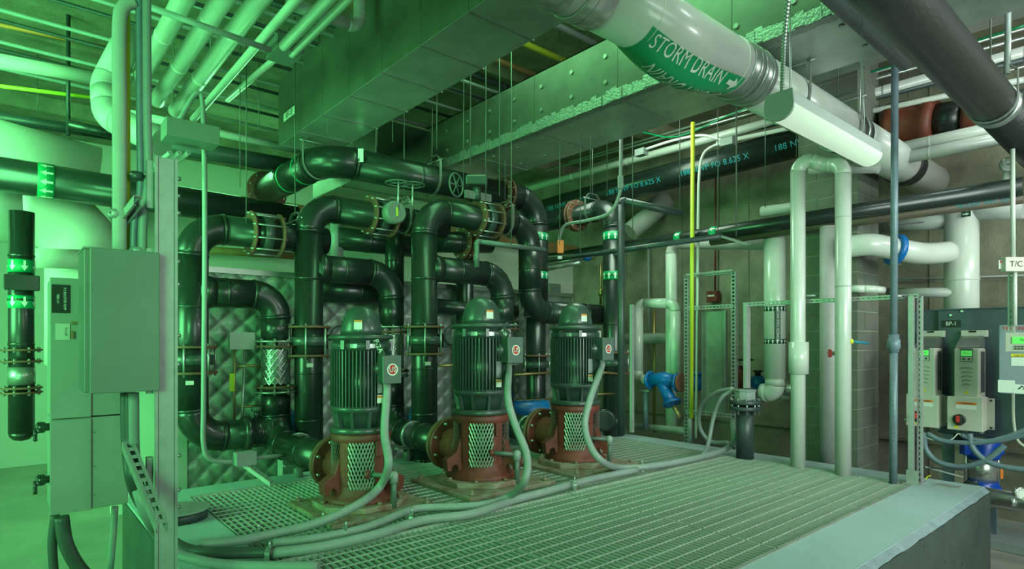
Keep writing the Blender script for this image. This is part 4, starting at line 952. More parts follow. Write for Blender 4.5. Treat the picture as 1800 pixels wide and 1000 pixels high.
obj('braid', MB().tube([(x, 7.3, P(32, 645, Y=7.3).z), (x, 7.3, P(32, 676, Y=7.3).z)], .105, 24), 'sheet', bp2)
for py in (468, 531): flow_marker(bp2, (x, 7.3, P(32, py, Y=7.3).z), UP, .10, .12, -1)
obj('meter', MB().box((x-.13, 7.13, P(32, 512, Y=7.3).z), (x+.13, 7.2, P(32, 485, Y=7.3).z)), 'black_band', bp2, .01)
for (px, py) in ((140, 512), (138, 695)):
    c = P(px, py, Y=6.9); 
    t = thing('small_valve', 'dark capped valve stub poking out beside the trunk cabinet at far left, %s' % ('upper' if py < 600 else 'lower'), 'valve', c)
    c = P(62, 752 if py < 600 else 845, Y=3.98); obj('body', MB().lathe(c, (1, 0, 0), [(0, .013), (.01, .03), (.035, .03), (.045, .02), (.16, .02)], 16), 'black_band', t); obj('handle', MB().cyl(c, c-UP*.07, .009, 8), 'black_band', t)
# thin yellow gas pipe etc. high at far left
for a, b, Y, r, m, lab, nm in (((-10, 42), (230, 92), 8.3, .02, 'orange', 'thin orange-brown pipe high at the far left', 'orange_pipe'), ((-10, 150), (230, 180), 8.3, .02, 'yellow', 'thin yellow pipe high on the wall at far left', 'yellow_pipe'), ((-10, 105), (200, 143), 8.0, .07, 'far_white', 'white pipe level high at the far left', 'white_level_pipe'), ((120, 218), (240, 245), 8.0, .05, 'black_pipe', 'black pipe level high behind the yellow conduit', 'black_long_pipe'), ((-10, 205), (240, 245), 8.5, .06, 'dark_pipe', 'dark pipe level above the thick white pipe at far left', 'dark_long_pipe'), ((230, 200), (560, 272), 7.6, .045, 'white_jacket_dull', 'white pipe running level left of the highest header', 'white_level_pipe'), ((230, 245), (560, 300), 7.9, .10, 'dark_pipe', 'dark pipe level behind the flange of the highest header', 'dark_long_pipe'), ((300, 435), (520, 450), 8.3, .05, 'wood', 'orange-brown rail level behind the left riser main', 'orange_pipe')):
    pipe(nm, lab, [P(*a, Y=Y), P(*b, Y=Y)], r, m, joint=False)
for k in range(9):      # rack of conduits under the slab at upper left
    y = 5.6+k*.38; z = 4.35+.06*(k % 2)
    tag(obj('steel_conduit', MB().tube([(-2, y, z), (5.6, y, z)], .020, 8), 'dark_pipe' if k % 2 else 'conduit'), ('dark' if k % 2 else 'grey')+' conduit of the ceiling rack at upper left, '+['nearest', 'second nearest', 'third nearest', 'fourth nearest', 'middle one', 'fourth farthest', 'third farthest', 'second farthest', 'farthest'][k]+' of nine', 'conduit', 'conduits in the ceiling rack')
for k in range(6):
    y = 3.9+k*.5; z = 4.62
    tag(obj('steel_conduit', MB().tube([(.2, y, z), (6.5, y, z)], .035, 8), ['dark_pipe', 'conduit', 'yellow', 'wood', 'dark_pipe', 'conduit'][k]), ['dark ceiling conduit nearest the camera above the hanging white pipes', 'grey ceiling conduit second from the camera above the hanging pipes', 'yellow gas pipe crossing under the slab', 'rust brown pipe crossing under the slab beside the yellow gas pipe', 'dark ceiling conduit just beyond the rust brown pipe', 'grey ceiling conduit farthest of the slab crossings'][k], 'conduit')
# white pipes running away toward the left, top
for k, (px, r, h, ya, yb, lab) in enumerate(((322, .075, 2.6, .9, 7.0, 'leftmost thick white pipe of three running away under the ceiling'), (390, .075, 2.6, .9, 7.4, 'middle thick white pipe of three running away under the ceiling'), (455, .075, 2.6, .9, 7.6, 'rightmost thick white pipe of three running away under the ceiling'), (520, .035, 2.45, .9, 7.3, 'slim white pipe leftmost of three beside the long duct'), (576, .045, 2.45, .9, 5.0, 'slim white pipe in the middle of three ending at the ceiling box'), (610, .035, 2.45, .9, 5.1, 'slim white pipe rightmost of three ending at the ceiling box'))):
    x = P(px, 0, Z=EYE+h).x; pipe('white_ceiling_pipe', lab, [(x, ya, EYE+h), (x, yb, EYE+h)], r, 'white_jacket', bands=1.3 if k < 3 else 0, joint=False)
jb = junction_box(P(500, 88, Y=5.15), .22, .3, .12, 'ceiling junction box where the slim white pipes meet the cross conduit', 'cabinet')
pipe('cross_conduit', 'thin pale conduit crossing under the white ceiling pipes to the box', [P(262, 12, Y=4.6), P(476, 88, Y=4.6)], .022, 'conduit', cat='conduit')
pipe('white_ceiling_pipe', 'slim white pipe leaving the ceiling box down toward the left', [P(485, 102, X=1.9), P(400, 175, X=1.9)], .03, 'white_jacket')
gb = thing('ceiling_cabinet', 'grey trough box hung at the lower ends of the ceiling conduits at left', 'box', P(333, 247, Y=5.6)); c = P(335, 236, Y=5.6)
obj('body', MB().box(c-Vector((.20, .12, .075)), c+Vector((.20, .12, .075))), 'cabinet', gb, .004)
for k in range(3):
    a = P(300+k*16, 268, Y=5.6); tag(obj('conduit_stub', MB().tube([a, P(262+k*14, 300, Y=6.1)], .02, 8), 'conduit'), ['left', 'middle', 'right'][k]+' short conduit sloping from the trough box to the strut post', 'conduit', 'conduits from the trough box')
cable('grey_drop_conduit', 'thin pale conduit dropping past the left riser main to the low box', [P(310, 222, Y=5.9), P(345, 165, Y=5.9), P(357, 200, Y=5.9), P(360, 400, Y=5.9), P(358, 700, Y=5.9), P(358, 780, Y=5.9), P(372, 808, Y=5.9), P(420, 812, Y=5.9)], .022)
junction_box(P(430, 805, Y=5.85), .17, .12, .12, 'low conduit box beside the kerb at the lower left', 'conduit')
pipe('grey_drop_conduit', 'pale conduit from the low box to the clamp on the pump pipe', [P(442, 806, Y=5.85), P(500, 800, Y=5.85)], .02, 'conduit', cat='conduit')
o = strut(P(430, 812, Y=5.85), P(478, 846, Y=5.60), (0, 0, 1), w=.06); tag(o, 'short slotted strut sloping from the low conduit box to the kerb', 'strut')
# ================================================================ foreground post, cabinets and conduits
fp = thing('strut_post', 'heavy galvanized steel strut post in the left foreground', 'post', P(292, 640, D=3.0))
q = P(292, 600, D=2.95); x, y = q.x, q.y; zt = P(292, 282, D=2.95).z
obj('channel', MB().box((x-.045, y-.05, FLOOR), (x+.028, y+.02, zt)), 'strut', fp, .004); obj('flange_strip', MB().box((x-.057, y-.058, FLOOR), (x-.045, y-.040, zt)), 'strut', fp); obj('flange_strip', MB().box((x+.028, y-.055, FLOOR), (x+.040, y-.04, zt)), 'strut', fp)
for py in (315, 345, 375, 460, 500, 590, 640, 800, 860, 890): obj('bolt', MB().lathe((x+.042, y-.045, P(300, py, D=2.95).z), (1, -.6, 0), [(0, .011), (.012, .011)], 6), 'galv', fp)
for py0, py1 in ((288, 370), (440, 520), (590, 690), (800, 905)):
    obj('side_bracket', MB().box((x-.085, y-.02, P(272, py1, D=2.95).z), (x-.057, y+.02, P(272, py0, D=2.95).z)), 'strut', fp)
Y3 = P(210, 600, D=2.75).y
cb = thing('electrical_cabinet', 'flat grey electrical enclosure mounted at the left of the strut post', 'cabinet', P(215, 690, Y=Y3)); a = P(157, 690, Y=Y3); b = P(280, 447, Y=Y3)
obj('body', MB().box((a.x-.02, Y3, a.z), (b.x, Y3+.26, b.z)), 'cabinet', cb, .004); obj('door', MB().box((a.x, Y3-.014, a.z-.005), (b.x, Y3, b.z+.006)), 'cabinet', cb, .004)
obj('lip', MB().box((a.x-.022, Y3-.006, b.z), (b.x, Y3+.26, b.z+.008)), 'cabinet_light', cb)
tb = thing('trunk_enclosure', 'tall light grey enclosure with a black nameplate below and behind the flat one', 'cabinet', P(150, 905, D=2.9)); Yt = P(150, 700, D=3.15).y
a = P(90, 905, Y=Yt); b = P(225, 495, Y=Yt); mz = P(90, 738, Y=Yt).z
obj('upper_body', MB().box((a.x, Yt, mz+.006), (b.x-.0, Yt+.35, b.z)), 'cabinet_light', tb, .005); obj('lower_body', MB().box((a.x, Yt, a.z), (b.x-.0, Yt+.35, mz)), 'cabinet_light', tb, .005)
sx = P(160, 700, Y=Yt).x; obj('front_cover', MB().box((a.x-.006, Yt-.014, a.z), (sx, Yt, mz-.004)), 'cabinet_light', tb, .003); obj('front_cover', MB().box((a.x-.006, Yt-.014, mz+.004), (sx, Yt, b.z)), 'cabinet_light', tb, .003)
for py in (760, 820, 870): obj('screw', MB().lathe((sx+.015, Yt, P(160, py, Y=Yt).z), (0, -1, 0), [(0, .004), (.004, .004)], 8), 'galv', tb)
npz = P(107, 525, Y=Yt-.02); pl = plate('nameplate', npz, (1, 0, 0), UP, .075, .145, .003, 'rubber', tb)
for txt, dx in (('P-3 BOOSTER PUMP', .016), ('100A-2.4', -.012)):
    flat_text(txt, .0155, npz+Vector((dx, -.001, 0)), (0, 0, -1), (1, 0, 0), 'label_white', pl, .85)
pl = plate('sticker', P(110, 583, Y=Yt-.02), (1, 0, 0), UP, .06, .085, .002, 'drive', tb); flat_text('FULLER', .013, P(116, 583, Y=Yt-.021), (0, 0, -1), (1, 0, 0), 'print_black', pl)
obj('padlock', MB().quadbox(P(131, 567, Y=Yt-.03), Vector((.014, 0, 0)), Vector((0, .006, 0)), Vector((0, 0, .006))), 'brass', tb); obj('key_tag', MB().quadbox(P(127, 588, Y=Yt-.03), Vector((.006, 0, 0)), Vector((0, .002, 0)), Vector((0, 0, .02))), 'brass', tb)
Yc = Y3+.12
for px, r, m, lab, top in ((210, .030, 'white_jacket_dull', 'fat pale conduit rising into the flat enclosure, leftmost of the group', 20),):
    cable('pale_conduit', lab, [P(px+25, 4, Y=Yc), P(px+8, 12, Y=Yc), P(px, 45, Y=Yc), P(px, 200, Y=Yc), P(px, 452, Y=Yc)], r, m, seg=16)
pipe('yellow_conduit', 'yellow-green conduit rising from the flat enclosure at left', [P(222, -30, Y=Yc+.05), P(222, 452, Y=Yc+.05)], .017, 'yellow', cat='conduit', joint=False)
cable('dark_conduit', 'dark flexible conduit rising beside the strut post', [P(244, -30, Y=Yc), P(245, 200, Y=Yc), P(246, 330, Y=Yc), P(236, 390, Y=Yc), P(234, 452, Y=Yc)], .015, 'grey_pvc')
cable('pale_conduit', 'pale conduit with a gentle kink rising beside the strut post', [P(257, -30, Y=Yc), P(258, 200, Y=Yc), P(260, 310, Y=Yc), P(251, 385, Y=Yc), P(250, 452, Y=Yc)], .021, 'conduit', seg=14)
for px, py, wl in ((240, 310, 'dark round clamp on the dark flexible conduit'), (264, 310, 'dark round clamp on the kinked pale conduit'), (202, 376, 'pale clamp on the fattest conduit at the left end of the strut arm'), (240, 442, 'pale clamp just above the top of the flat enclosure')):
    t = thing('conduit_clamp', wl, 'clamp', P(px, py, Y=Yc), 'conduit clamps at left'); obj('clamp', MB().lathe(P(px, py+8, Y=Yc), UP, [(0, .026), (.012, .032), (.03, .032), (.042, .026)], 14), 'dark_pipe' if py == 310 else 'strut', t); obj('screw', MB().cyl(P(px, py, Y=Yc), P(px, py, Y=Yc)-FWD*.045, .006, 6), 'galv', t)
o = strut(P(205, 395, Y=Yc+.06), P(243, 345, Y=Yc-.1), (0, 0, 1)); tag(o, 'short strut arm sloping between the clamps above the flat enclosure', 'strut')
o = strut(P(225, 775, Y=Yc), P(285, 920, Y=Yc-.4), (0, 0, 1), w=.05); tag(o, 'slotted strut arm low behind the strut post', 'strut')
# cables below the cabinets
cable('dark_cable', 'thick dark cable looping down from the trunk enclosure to the floor', [P(108, 908, Y=Yt+.1), P(118, 960, Y=Yt+.1), P(150, 1010, Y=Yt+.1), P(200, 1030, Y=Yt)], .035, 'conduit_dark')
cable('dark_cable', 'second dark cable hanging straight below the trunk enclosure', [P(97, 905, Y=Yt+.15), P(92, 960, Y=Yt+.15), P(98, 1040, Y=Yt+.15)], .022, 'conduit_dark')
cable('pale_conduit', 'pale conduit standing below the trunk enclosure', [P(202, 890, Y=Yt+.25), P(198, 950, Y=Yt+.25), P(192, 1020, Y=Yt+.25)], .018, 'conduit')
# conduits over the grating
g1 = P(668, 690, Y=4.1)
def G(px, py, z=.05): return P(px, py, Z=z)
b1 = p1[2]; b2 = p2[2]; b3 = p3[2]
cable('flexible_conduit', 'grey flexible conduit curving from the leftmost pump box to the left', [b1-UP*.10, b1-UP*.2, P(676, 760, D=b1.length*.93), P(683, 815, D=b1.length*.90), G(668, 855, .22), G(632, 885, .15), G(560, 918, .08), G(480, 938), G(420, 950), G(350, 958)], .032, seg=14)
cable('flexible_conduit', 'grey flexible conduit curving from the middle pump box and merging left', [b2-UP*.10, b2-UP*.2, P(893, 700, D=4.9), P(905, 745, D=4.8), P(926, 800, D=4.7), P(922, 845, D=4.6), G(895, 872, .07), G(840, 888), G(740, 893), G(700, 905), G(640, 928), G(560, 945), G(480, 955)], .030, seg=14)
cable('flexible_conduit', 'long grey flexible conduit from the right pump base along the grating', [G(1120, 826, .04), G(1040, 842, .04), G(960, 864, .04), G(900, 880, .035), G(830, 903, .04), G(740, 915, .04), G(660, 940, .04), G(560, 962, .04), G(480, 972, .04)], .034, seg=14)
cable('flexible_conduit', 'grey flexible conduit sweeping from the right pump box to the strut cabinet frame', [b3-UP*.10, b3-UP*.2, P(1038, 700, D=5.8), P(1028, 745, D=5.7), P(1038, 785, D=5.6), P(1060, 812, D=5.6), G(1090, 822, .06), G(1140, 820), G(1200, 810), G(1255, 797), G(1282, 785, .08), P(1290, 770, X=6.6), P(1288, 740, X=6.7)], .034, seg=14)
cable('flexible_conduit', 'grey flexible conduit arching from the grating up into the box on the black stub', [G(1235, 802, .06), P(1245, 780, X=6.4), P(1254, 735, X=6.5), P(1268, 700, X=6.5), P(1288, 686, X=6.52)], .024, seg=12)
cable('flexible_conduit', 'outer grey flexible conduit looping from the stub box behind the frame', [P(1288, 683, X=6.55), P(1258, 690, X=6.6), P(1232, 715, X=6.7), P(1230, 750, X=6.75), P(1248, 775, X=6.75), P(1280, 778, X=6.7)], .024, seg=12)
cable('black_hose', 'thick dark hose lying along the plate from the conduit bundle to the left', [G(482, 970, .05), G(400, 972, .05), G(340, 968, .05), G(300, 950, .1), G(270, 915, .18), P(240, 860, D=2.9), P(228, 780, D=2.9), P(226, 690, D=2.9)], .035, 'conduit_dark', seg=14)
cable('flexible_conduit', 'grey conduit curving down behind the strut post to the plate', [G(560, 996, .04), G(420, 994, .04), G(350, 985, .06), G(300, 965, .12), P(262, 910, D=2.9), P(236, 820, D=2.9), P(232, 690, D=2.9)], .030, seg=14)
for px, py, wl in ((568, 918, 'on the conduit nearest the leftmost pump base'), (455, 940, 'where the upper conduit leaves the grating at left'), (474, 972, 'on the thick conduit beside the black hose end'), (608, 935, 'in front of the leftmost pump base corner'), (724, 910, 'between the leftmost and middle pump bases'), (908, 868, 'in front of the middle pump base'), (1128, 820, 'where the sweeping conduit meets the grating edge bar'), (1010, 852, 'in front of the rightmost pump base')):
    c = G(px, py, .05); t = thing('conduit_strap', 'small galvanized strap '+wl, 'strap', (c.x, c.y, 0), 'conduit straps on the grating')
    mb = MB(); pts = [c+RIGHT*0+(FWD*math.cos(a)+UP*math.sin(a))*.042 for a in [math.pi*i/8 for i in range(9)]]
    pts = [Vector((pts[0].x, pts[0].y, 0))]+pts+[Vector((pts[-1].x, pts[-1].y, 0))]
    for a, b in zip(pts, pts[1:]): mb.bar(a, b, .03, .004, (a+b)/2-c)
    obj('band', mb, 'galv', t); obj('bolt', MB().cyl(c+UP*.03, c+UP*.075, .009, 6), 'galv', t)

pipe('pale_elbow_pipe', 'large pale pipe curving down behind the vertical conduits at upper left', [P(232, 60, Y=6.9), P(186, 150, Y=6.9), P(190, 205, Y=6.7), P(285, 250, Y=6.3)], .13, 'white_jacket_dull', R=.3, joint=False)
# ================================================================ strut frames at the right
sf = thing('strut_rail_frame', 'galvanized slotted strut frame standing on the pad corner by the drives', 'frame', (6.62, 1.8, 0))
xa = 6.62; zt = P(1612, 520, X=xa).z; ya = P(1608, 700, X=xa).y; yb = P(1306, 530, X=xa).y
strut((xa-.03, ya, 0), (xa-.03, ya, zt), (0, -1, 0), parent=sf, name='upright'); strut((xa+.03, ya-.03, 0), (xa+.03, ya-.03, zt), (-1, 0, 0), parent=sf, name='upright')
strut((xa, ya-.03, zt), (xa, yb, zt), (-1, 0, 0), parent=sf, name='rail')
yc = P(1313, 600, X=xa).y; strut((xa, yc, P(1313, 682, X=xa).z), (xa, yc, zt), (-1, 0, 0), parent=sf, name='upright', holes=False); strut((xa-.045, yc, P(1313, 682, X=xa).z), (xa-.045, yc, zt), (-1, 0, 0), parent=sf, name='upright', holes=False)
obj('foot_plate', MB().box((xa-.12, ya-.07, 0), (xa+.12, ya+.07, .012)), 'strut', sf)
for dx in (-.07, .07): obj('foot_bracket', MB().box((xa+dx-.006, ya-.05, .01), (xa+dx+.006, ya+.05, .13)), 'strut', sf)
for px, py in ((1398, 521), (1425, 520), (1575, 521)): c = P(px, py, X=xa-.03); obj('pipe_clamp', MB().lathe(c-UP*.01, UP, [(0, .05), (.02, .05)], 16), 'strut', sf)
o = obj('anchor_plate', MB().box((6.62, 1.50, 0), (6.75, 1.68, .010)), 'strut'); tag(o, 'small flat steel anchor plate on the pad corner', 'plate')
st = thing('flanged_stub', 'black flanged pipe stub on the grating with a grey box on its top', 'pipe', (6.54, 3.51, 0)); sc = Vector((6.54, 3.51, 0))
z0, z1 = P(1310, 714, X=6.5).z, P(1310, 697, X=6.5).z
obj('stub', MB().tube([sc, sc+UP*z0], .098, 28), 'dark_pipe', st)
for za in (z0-.05, z0+.02): obj('flange', MB().lathe(sc+UP*za, UP, [(0, .17), (.006, .178), (.045, .178), (.05, .17)], 32), 'dark_pipe', st)
mb = MB()
for k in range(10):
    a = 2*math.pi*k/10; q = sc+Vector((math.cos(a)*.15, math.sin(a)*.15, 0)); mb.cyl(q+UP*(z0-.09), q+UP*(z0+.09), .012, 6)
obj('bolts', mb, 'galv', st)
jb = thing('stub_junction_box', 'cast grey junction box sitting on the flanged black stub', 'junction box', sc+UP*(z0+.07))
obj('body', MB().lathe(sc+UP*(z0+.07), UP, [(0, .12), (.10, .12)], 8), 'conduit', jb, .006); obj('cover', MB().lathe(sc+UP*(z0+.17), UP, [(0, .13), (.02, .13)], 8), 'conduit', jb, .004)
# slotted cabinet frame behind the pad
cf = thing('slotted_panel_frame', 'slotted strut frame holding a bare steel panel behind the pad', 'frame', (7.15, 4.3, FLOOR)); X = 7.15
tl, tr = P(1206, 486, X=X), P(1289, 478, X=X); zt = tl.z; yl, yr = tl.y, tr.y
strut((X, yl, -.5), (X, yl, zt), (-1, 0, 0), parent=cf, name='upright', w=.06, depth=.06); strut((X, yr, -.5), (X, yr, zt), (-1, 0, 0), parent=cf, name='upright', w=.06, depth=.06)
for py in (481, 540, 727): z = P(1245, py, X=X).z; strut((X-.005, yl, z), (X-.005, yr, z), (-1, 0, 0), parent=cf, name='rail', w=.05)
a, b = P(1233, 725, X=X+.03), P(1274, 546, X=X+.03)
pn = obj('steel_panel', MB().box((X+.03, a.y, a.z), (X+.10, b.y, b.z)), 'sheet', cf, .004)
obj('panel_flange', MB().box((X+.0, b.y-.03, a.z), (X+.04, b.y, b.z)), 'sheet', pn)
obj('cap_strip', MB().box((X-.06, yl, zt), (X-.0, yr, zt+.006)), 'strut', cf)
pipe('yellow_conduit', 'bright yellow-green conduit dropping in front of the slotted frame', [P(1218, 215, X=6.95), P(1215, 735, X=6.95)], .027, 'yellow', cat='conduit', joint=False)
t = pipe('grey_conduit_end', 'grey conduit fitting below the yellow conduit at the pad', [P(1213, 735, X=6.95), P(1213, 775, X=6.95)], .028, 'conduit', cat='conduit', joint=False)
cable('white_conduit', 'slim white conduit bending over at the top and dropping beside the yellow one', [P(1280, 252, X=7.3), P(1256, 256, X=7.3), P(1236, 272, X=7.3), P(1229, 310, X=7.3), P(1227, 400, X=7.3), P(1225, 600, X=7.3), P(1223, 770, X=7.3)], .020, 'white_jacket')
cable('white_conduit', 'slim white conduit arching to the small ceiling boxes behind the storm drain', [P(1136, 262, X=7.4), P(1180, 248, X=7.4), P(1230, 238, X=7.4), P(1262, 244, X=7.4), P(1280, 252, X=7.4)], .020, 'white_jacket')
junction_box(P(1127, 268, X=7.4), .12, .16, .10, 'small conduit box left of the yellow conduit top', 'conduit')
junction_box(P(1280, 250, X=7.3), .12, .18, .10, 'small conduit box right of the yellow conduit top', 'conduit')
f = thing('fire_alarm_box', 'small dark red pull box on the wall inside the slotted frame', 'alarm box', P(1254, 522, X=8.9)); c = P(1254, 521, X=8.9)
obj('body', MB().box(c-Vector((.06, .09, .09)), c+Vector((.06, .09, .09))), 'orange_iron', f, .006); plate('sticker', c+Vector((-.062, .01, .01)), (0, -1, 0), UP, .12, .03, .003, 'label_white', f)
pipe('red_conduit', 'thin red-brown conduit climbing the wall from the pull box', [P(1257, 512, X=8.9), P(1258, 300, X=8.9)], .014, 'orange_iron', cat='conduit')
# green tall conduit near px 1092
pipe('green_post', 'dark green-grey post rising from the grating right of the rightmost pump', [P(1092, 764, X=6.0), P(1092, 352, X=6.0), P(1200, 376, X=6.6)], .045, 'dark_pipe', R=.03)
o = strut(P(1113, 760, X=6.3), P(1113, 535, X=6.3), (0, -1, 0), holes=False); tag(o, 'plain strut upright beside the dark green-grey post', 'strut')
cable('looped_conduit', 'grey conduit swooping down from a ceiling fitting to the dark post top', [P(1092, 230, X=5.9), P(1091, 310, X=5.9), P(1088, 345, X=5.9), P(1070, 375, X=5.9), P(1030, 388, X=5.9), P(995, 395, X=5.9), P(984, 415, X=5.9), P(982, 440, X=5.9)], .022, 'conduit')
t = thing('conduit_fitting', 'oblong grey conduit fitting hanging above the looped conduit', 'fitting', P(1091, 330, X=5.9)); obj('body', MB().quadbox(P(1091, 321, X=5.9), RIGHT*.035, FWD*.03, UP*.085), 'conduit', t, .015); obj('cover', MB().quadbox(P(1091, 321, X=5.86), RIGHT*.028, FWD*.006, UP*.07), 'conduit', t)
t = thing('orange_device', 'small orange detector box at the lower end of the looped conduit', 'detector', P(984, 445, X=5.9)); obj('body', MB().quadbox(P(985, 434, X=5.9), RIGHT*.045, FWD*.03, UP*.09), 'orange', t, .008); obj('bracket', MB().quadbox(P(984, 453, X=5.9), RIGHT*.03, FWD*.03, UP*.02), 'galv', t)
# thin piping with blue meter between
for a, b, lab in (((960, 466), (1045, 450), 'upper galvanized pipe with the small blue valve at right of the black S-bend'), ((960, 452), (1090, 445), 'thin galvanized pipe above the small blue valve'), ((960, 474), (1020, 462), 'lower galvanized pipe right of the black S-bend')):
    pipe('galvanized_pipe', lab, [P(*a, X=6.6), P(*b, X=6.6)], .025, 'galv', joint=False)
t = thing('small_blue_valve', 'small blue valve with a brass end on the thin galvanized piping', 'valve', P(1032, 456, X=6.55)); c = P(1032, 453, X=6.55)
obj('body', MB().lathe(c-RIGHT*.06, RIGHT, [(0, .03), (.03, .05), (.09, .05), (.12, .03)], 16), 'blue', t); obj('bonnet', MB().cyl(c, c+UP*.07, .035, 12), 'motor', t); obj('union', MB().lathe(c+RIGHT*.06, RIGHT, [(0, .03), (.05, .03)], 6), 'brass', t)
t = thing('grey_cabinet', 'small grey wall cabinet seen between the black risers', 'cabinet', P(970, 530, Y=8.5)); c = P(972, 513, Y=8.5); obj('body', MB().box(c-Vector((.16, .06, .16)), c+Vector((.16, .06, .16))), 'cabinet', t, .006); obj('door', MB().box(c+Vector((-.15, -.07, -.15)), c+Vector((.15, -.06, .15))), 'cabinet', t, .003)
t = pipe('brass_drop', 'brass drain valve hanging between the black risers', [P(1056, 462, X=6.7), P(1056, 535, X=6.7)], .018, 'brass', joint=False); obj('body', MB().lathe(P(1056, 520, X=6.7), UP, [(0, .03), (.02, .04), (.08, .04), (.1, .03)], 12), 'brass', t)
# blue strainer
t = thing('y_strainer', 'bright blue flanged Y-strainer beside the white pipe loop', 'strainer', P(1170, 690, X=7.1)); a = P(1143, 668, X=7.1); b = P(1192, 672, X=7.1); d = (b-a).normalized()
obj('body', MB().tube([a, (a+b)/2+UP*.03, b], [.085, .105, .085], 20), 'blue', t); obj('leg', MB().tube([(a+b)/2-d*.04, P(1182, 712, X=7.05)], .085, 20), 'blue', t)
for q, n_ in ((a, d), (b, d), (P(1181, 708, X=7.05), (P(1182, 712, X=7.05)-(a+b)/2).normalized())):
    obj('flange', MB().lathe(q-n_*.02, n_, [(0, .125), (.008, .132), (.034, .132), (.04, .125)], 24), 'blue', t)
    mb = MB(); e1, e2 = frame(n_)
    for k in range(8): qq = q+(e1*math.cos(k*.785)+e2*math.sin(k*.785))*.108; mb.cyl(qq-n_*.03, qq+n_*.035, .011, 6)
    obj('bolts', mb, 'black_band', t)
obj('gasket', MB().lathe(b+d*.03, d, [(0, .13), (.03, .13)], 24), 'rust_ring', t); obj('blowdown', MB().tube([P(1184, 714, X=7.0), P(1196, 735, X=7.0)], .03, 10), 'brass', t)
t = thing('pipe_support', 'thin steel support standing under the blue strainer', 'stand', P(1135, 750, X=7.3)); obj('post', MB().tube([P(1135, 755, X=7.3), P(1135, 688, X=7.3)], .04, 12), 'grey_pvc', t); obj('plate', MB().box(P(1135, 688, X=7.3)-Vector((.05, .09, .0)), P(1135, 684, X=7.3)+Vector((.05, .09, .0))), 'strut', t)
# red valve, blue valve behind
t = thing('gate_valve', 'dark red gate valve with black handwheel behind the slotted frame', 'valve', P(1305, 690, X=7.9)); c = P(1303, 665, X=7.9); obj('body', MB().lathe(c-UP*.2, UP, [(0, .08), (.2, .10), (.3, .06), (.38, .03)], 16), 'orange_iron', t)
obj('wheel', MB().lathe(P(1308, 634, X=7.9), UP, [(0, .10), (.015, .14), (.03, .10)], 20), 'rubber', t)
t = thing('blue_butterfly_valve', 'small blue valve poking out left of the cold water riser bend', 'valve', P(1332, 675, X=7.6)); c = P(1332, 672, X=7.6); obj('body', MB().lathe(c-RIGHT*.08, RIGHT, [(0, .06), (.04, .09), (.16, .09), (.2, .05)], 16), 'blue', t); obj('cap', MB().lathe(c+UP*.07, UP, [(0, .04), (.06, .035), (.07, .06), (.09, .06)], 10), 'rubber', t)
t = thing('blue_butterfly_valve', 'blue valve seen through the slotted frame beside the strainer', 'valve', P(1222, 680, X=7.7)); c = P(1222, 672, X=7.7); obj('body', MB().lathe(c-UP*.12, UP, [(0, .09), (.04, .12), (.2, .12), (.24, .08)], 16), 'blue', t); obj('flange', MB().lathe(c+UP*.12, UP, [(0, .13), (.03, .13)], 20), 'blue', t)
t = thing('bronze_gauge', 'round steel gauge body right of the cold water riser bend', 'gauge', P(1384, 690, X=7.4)); c = P(1384, 682, X=7.4); obj('body', MB().lathe(c-RIGHT*.04, RIGHT, [(0, .05), (.02, .08), (.08, .08), (.1, .05)], 18), 'steel', t); obj('base', MB().box(c+Vector((-.06, -.05, -.13)), c+Vector((.06, .05, -.09))), 'galv', t)
# tap and drain valve
t = thing('hose_tap', 'small hose tap with a red wheel between the white risers', 'tap', P(1460, 622, X=6.5)); c = P(1462, 621, X=6.5); obj('spout', MB().tube([c, c+RIGHT*.08], .022, 10), 'white_jacket_dull', t)
mb = MB()
for k in range(6): a = k*math.pi/3; mb.quadbox(c-RIGHT*.02+(FWD*math.cos(a)+UP*math.sin(a))*.028, RIGHT*.006, (FWD*math.cos(a)+UP*math.sin(a))*.014, (-FWD*math.sin(a)+UP*math.cos(a))*.010)
mb.lathe(c-RIGHT*.026, RIGHT, [(0, .02), (.012, .02)], 12); obj('wheel', mb, 'red', t)
t = thing('lever_tap', 'teal lever handle on a yellow collar right of the second white riser', 'tap', P(1508, 600, X=6.49)); c = P(1495, 600, X=6.49); obj('collar', MB().lathe(c-RIGHT*.01, RIGHT, [(0, .02), (.025, .028), (.03, .02)], 14), 'bright_yellow', t); obj('lever', MB().tube([c+RIGHT*.02, c+RIGHT*.18-UP*.02], .013, 10), 'print_blue', t)
# ================================================================ drive board
bd = thing('drive_board', 'large dark blue-grey backing board marked BP-1 at the right', 'board', (7.9, 1.1, FLOOR)); XB = 7.8
a = P(1594, 750, X=XB); b = P(1880, 544, X=XB); am = P(1654, 750, X=XB)
obj('left_sheet', MB().box((XB, am.y, a.z+.03), (XB+.06, a.y, P(1600, 546, X=XB).z)), 'board', bd, .01)
zt = P(1600, 546, X=XB).z; obj('main_sheet', MB().box((XB-.05, -.6, P(1700, 764, X=XB).z), (XB+.0, am.y+.02, zt-.006)), 'board', bd, .01); obj('edge_flange', MB().box((XB-.07, -.6, zt-.01), (XB, am.y+.02, zt+.002)), 'board', bd)
for px in (1665, 1740): obj('leg', MB().box((XB+.02, P(px, 700, X=XB).y-.05, FLOOR), (XB+.07, P(px, 700, X=XB).y+.05, 1.0)), 'grey_pvc', bd)
for px, py in ((1671, 554), (1691, 547), (1592, 737)): q = P(px, py, X=XB-.055); obj('screw', MB().lathe(q, (-1, 0, 0), [(0, .02), (.012, .012)], 12), 'galv', bd)
sg = plate('sign', P(1672, 569, X=XB-.06), (0, -1, 0), UP, .165, .075, .005, 'rubber', bd); flat_text('BP-1', .058, P(1672, 569, X=XB-.0605), (0, -1, 0), UP, 'label_white', sg, .9)
XD = 7.45
